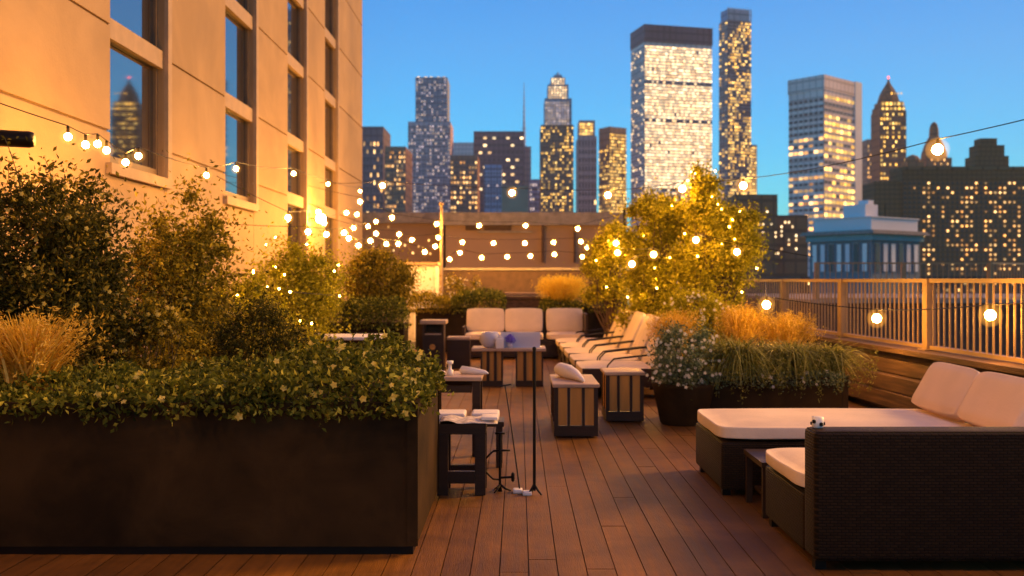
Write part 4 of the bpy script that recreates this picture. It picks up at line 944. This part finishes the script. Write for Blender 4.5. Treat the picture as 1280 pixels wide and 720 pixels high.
# ------------------------------------------------------------------ light pole and string lights
lp = empty('light_pole', (P(552, 0, 24).x, 24, 0), 'pale slim pole carrying the string lights beside the white hut', 'pole')
b = MB(); b.tube([(0, 0, 0), (0, 0, 3.35)], .035, 12); b.lathe([(.046, 3.35), (.06, 3.37), (.05, 3.42), (.0, 3.43)], n=12); b.build('shaft', trim, lp)
b = MB(); b.lathe([(.12, 0), (.12, .02), (.06, .05), (.05, .05)], n=14); b.build('base', trim, lp)
NB = [0]
def bulbs_string(name, label, pts, anchors=(None, None), r=.045, drop=.10, sag=.06):
    """pts: world positions of the bulbs; cable runs through points just above them"""
    org = Vector(pts[0]); t = empty(name, org, label, 'string lights', 'warm bulb string lights')
    cp_ = [Vector(p)-org+Vector((0, 0, drop)) for p in pts]
    if anchors[0]: cp_ = [Vector(anchors[0])-org]+cp_
    if anchors[1]: cp_ = cp_+[Vector(anchors[1])-org]
    path = []
    for a_, b_ in zip(cp_, cp_[1:]):
        for q in range(6):
            s = q/6; path.append(a_.lerp(b_, s)-Vector((0, 0, sag*(a_-b_).length*.5*(s*(1-s)*4)*.35)))
    path.append(cp_[-1]); b = MB(); b.tube(path, .0055, 5); b.build('cable', black, t)
    for p in pts:
        p = Vector(p)-org; NB[0] += 1
        b = MB(); n1, n2 = 12, 8; vs = []; fs = []
        b.lathe([(.012, r*1.0), (r*.55, r*.83), (r*.9, r*.42), (r, 0), (r*.88, -r*.46), (r*.55, -r*.83), (.004, -r)][::-1], (0, 0, 0), 14)
        o = b.build('bulb', bulbm, t, True); o.location = p
        gl = copy_tree(o) if False else D.objects.new('halo', o.data.copy()); gl.data.materials[0] = halom; gl.scale = (2.3, 2.3, 2.3); C.objects.link(gl); gl.parent = o  # added glow shell imitating a lens halo, no part of the bulb
        b = MB(); b.tube([(0, 0, r*.95), (0, 0, drop-.004)], [.016, .014], 8); s_ = b.build('socket', black, o)
    return t
def WL(px, py, X): Y = F*X/(px-CX); return P(px, py, Y)
wlp = WL(401, 272, -4.52)
t = empty('wall_lamp', (-4.8, wlp.y, wlp.z), 'large glowing round lamp on the stone wall above the golden shrub', 'lamp')
b = MB(); b.tube([(0, 0, -.02), (.10, 0, -.02), (.22, 0, -.10), (.27, 0, -.13)], .015, 8); b.box(0, .02, -.06, .06, -.1, .1); b.build('bracket', black, t)
b = MB(); b.lathe([(.004, -.11), (.06, -.095), (.10, -.05), (.113, 0), (.10, .05), (.06, .095), (.004, .11)], (.28, 0, -.02), 20); b.build('lamp_globe', bulbm, t, True)
# along the stone wall
bulbs_string('string_lights', 'string of bulbs sagging along the stone wall above the dark shrubs',
  [WL(85, 171, -4.1), WL(107, 181, -4.1), WL(122, 180, -4.1), WL(133, 188, -4.1), WL(157, 203, -4.1), WL(173, 195, -4.1), WL(258, 219, -4.1), WL(295, 211, -4.1), WL(367, 217, -4.1), WL(410, 230, -4.1), WL(450, 239, -4.1)], ((-4.79, 8.2, 3.2), (-4.5, 30.6, 4.6)), r=.034)
bulbs_string('string_lights', 'lower cluster of bulbs along the wall beside the golden shrub',
  [WL(360, 272, -3.9), WL(398, 265, -3.9), WL(405, 279, -3.85), WL(433, 266, -3.9), WL(446, 268, -3.9), WL(442, 285, -3.8), WL(460, 283, -3.8), WL(470, 277, -3.9)], ((-4.79, 15.8, 3.2), (-3.6, 29.5, 3.4)))
bulbs_string('string_lights', 'lowest cluster of bulbs just above the rounded olive shrub',
  [P(385, 290, 17.5), P(408, 293, 18), P(430, 291, 19), P(436, 298, 20), P(448, 307, 20.5), P(463, 301, 21), P(483, 305, 22), P(498, 305, 23), P(531, 315, 23.5), P(544, 308, 24)], ((-4.79, 17.0, 2.5), (P(552, 0, 24).x, 24, 2.5)))
# overhead, from the right edge to the wall
bulbs_string('string_lights', 'longest overhead string of large bulbs crossing from the railing to the wall',
  [P(1172, 187, 9.6), P(929, 232, 14.5), P(853, 236, 16.0), P(760, 244, 18.0), P(640, 241, 19.5), P(478, 232, 21.5)], ((5.4, 8.2, 3.2), (-4.79, 24.0, 3.9)), r=.052)
bulbs_string('string_lights', 'upper row of bulbs hung across the reddish low building',
  [P(450, 252, 22.5), P(490, 272, 23), P(546, 280, 23.8), P(599, 282, 24.5), P(657, 282, 24.5), P(722, 286, 24.5)], ((-4.79, 22.6, 3.7), (2.6, 24.6, 3.2)))
bulbs_string('string_lights', 'middle row of bulbs hung across the reddish low building',
  [P(470, 292, 23.8), P(499, 293, 24), P(515, 300, 24.4), P(548, 297, 24.8), P(578, 303, 25.5), P(617, 304, 25.5), P(656, 304, 25.5), P(692, 303, 25.5), P(726, 302, 25.5), P(734, 309, 25)], ((-4.79, 23.6, 3.1), (2.7, 25.6, 3.0)))
bulbs_string('string_lights', 'lowest row of bulbs just above the back wall coping',
  [P(562, 324, 26), P(575, 316, 26), P(602, 322, 26), P(634, 321, 26), P(663, 320, 26), P(693, 318, 26), P(728, 321, 26)], ((P(552, 0, 24).x+.04, 24, 2.4), (2.7, 26, 2.6)))
bulbs_string('string_lights', 'bulbs threaded through the golden trees', [P(770, 304, 18.2), P(772, 316, 18.0), P(817, 318, 15.3), P(790, 330, 15.6), P(921, 315, 15.0), P(870, 300, 15.4)], ((1.6, 20.5, 2.8), (rl(15)+.12, 15.0, 1.9)))
def fairy(label, spots, n, rad, seed):
    random.seed(seed); pts = []
    for i in range(n):
        c_ = spots[i*len(spots)//n]; d = rv(); d.y = -abs(d.y)*.8+.1
        pts.append(Vector((c_[0]+d.x*c_[3], c_[1]+d.y*c_[4], c_[2]+d.z*c_[5])))
    t = empty('fairy_lights', pts[0], label, 'fairy lights', 'tiny fairy lights wound through the plants'); o0 = pts[0]
    pts.sort(key=lambda p: (round(p.z*3), p.x)); b = MB(); b.tube([p-o0 for p in pts], .002, 4, cap=False); b.build('wire', black, t)
    first = None
    for p in pts:
        if first is None: b = MB(); b.lathe([(.002, -rad), (rad*.8, -rad*.5), (rad, 0), (rad*.8, rad*.5), (.002, rad)], (0, 0, 0), 8); o = b.build('bulb', fairym, t); first = o
        else: o = first.copy(); C.objects.link(o)
        o.parent = t; o.location = p-o0
fairy('fairy lights scattered through the tall pointed golden tree', [(3.15, 16.2, 2.5, .5, .5, .45), (3.15, 16.2, 1.8, .75, .6, .6), (3.0, 16.2, 3.0, .35, .4, .4)], 26, .011, 3)
fairy('fairy lights scattered through the broader golden tree', [(2.42, 17.0, 2.4, .6, .5, .5), (2.42, 17, 1.6, .75, .6, .6), (1.9, 18.6, 1.8, .5, .5, .6)], 26, .011, 4)
fairy('fairy lights in the golden shrub below the wall lamp', [(-2.95, 13.2, 1.5, .6, .5, .7), (-2.9, 10.6, 1.1, .7, .4, .5)], 24, .011, 5)
bulbs_string('string_lights', 'low bulbs hung along the inside of the near railing', [P(958, 381, 12.3), P(1096, 398, 11.3), P(1238, 394, 9.3)], ((3.6, 14.5, 1.52), (rl(7)+.05, 7.0, 1.5)), r=.05)
bulbs_string('string_lights', 'added unseen overhead string lighting the large planter and the sofas',  # out of view, added to warm the planter front, deck and cushions
  [(-3.6+1.15*q, 3.6+.12*q, 3.35-.16*math.sin(math.pi*(q+.5)/8)) for q in range(8)], ((-4.79, 3.4, 3.7), (5.4, 4.6, 3.7)), r=.05)
for (x, y, h) in ((5.4, 4.6, 3.8), (5.4, 8.2, 3.25), (2.68, 25.2, 3.3)):
    t = empty('support_post', (x, y, 0), 'thin dark post holding the string lights ' + ('close behind the sofas outside the railing' if y < 5 else 'beyond the railing behind the chaise' if x > 5 else 'behind the golden trees'), 'post')
    b = MB(); b.tube([(0, 0, 0 if x < 5 else -.5), (0, 0, h)], .03, 10); b.build('shaft', black, t); b = MB(); b.lathe([(.0, h), (.04, h), (.04, h+.03), (.0, h+.05)], n=10); b.build('cap', black, t)
hz = MB(); hz.box(-900, 900, -60, 1100, -62, 260); hm, hnt, hb = nmat('air'); hnt.nodes.remove(hb)
pv = hnt.nodes.new('ShaderNodeVolumePrincipled'); pv.inputs['Color'].default_value = (.90, .84, .92, 1); pv.inputs['Density'].default_value = .00024; pv.inputs['Anisotropy'].default_value = .2
hnt.links.new(pv.outputs[0], hnt.nodes['Material Output'].inputs['Volume'])
tag(hz.build('haze', hm), kind='stuff')
print('windows', NW[0], 'bulbs', NB[0], 'objects', len(D.objects))
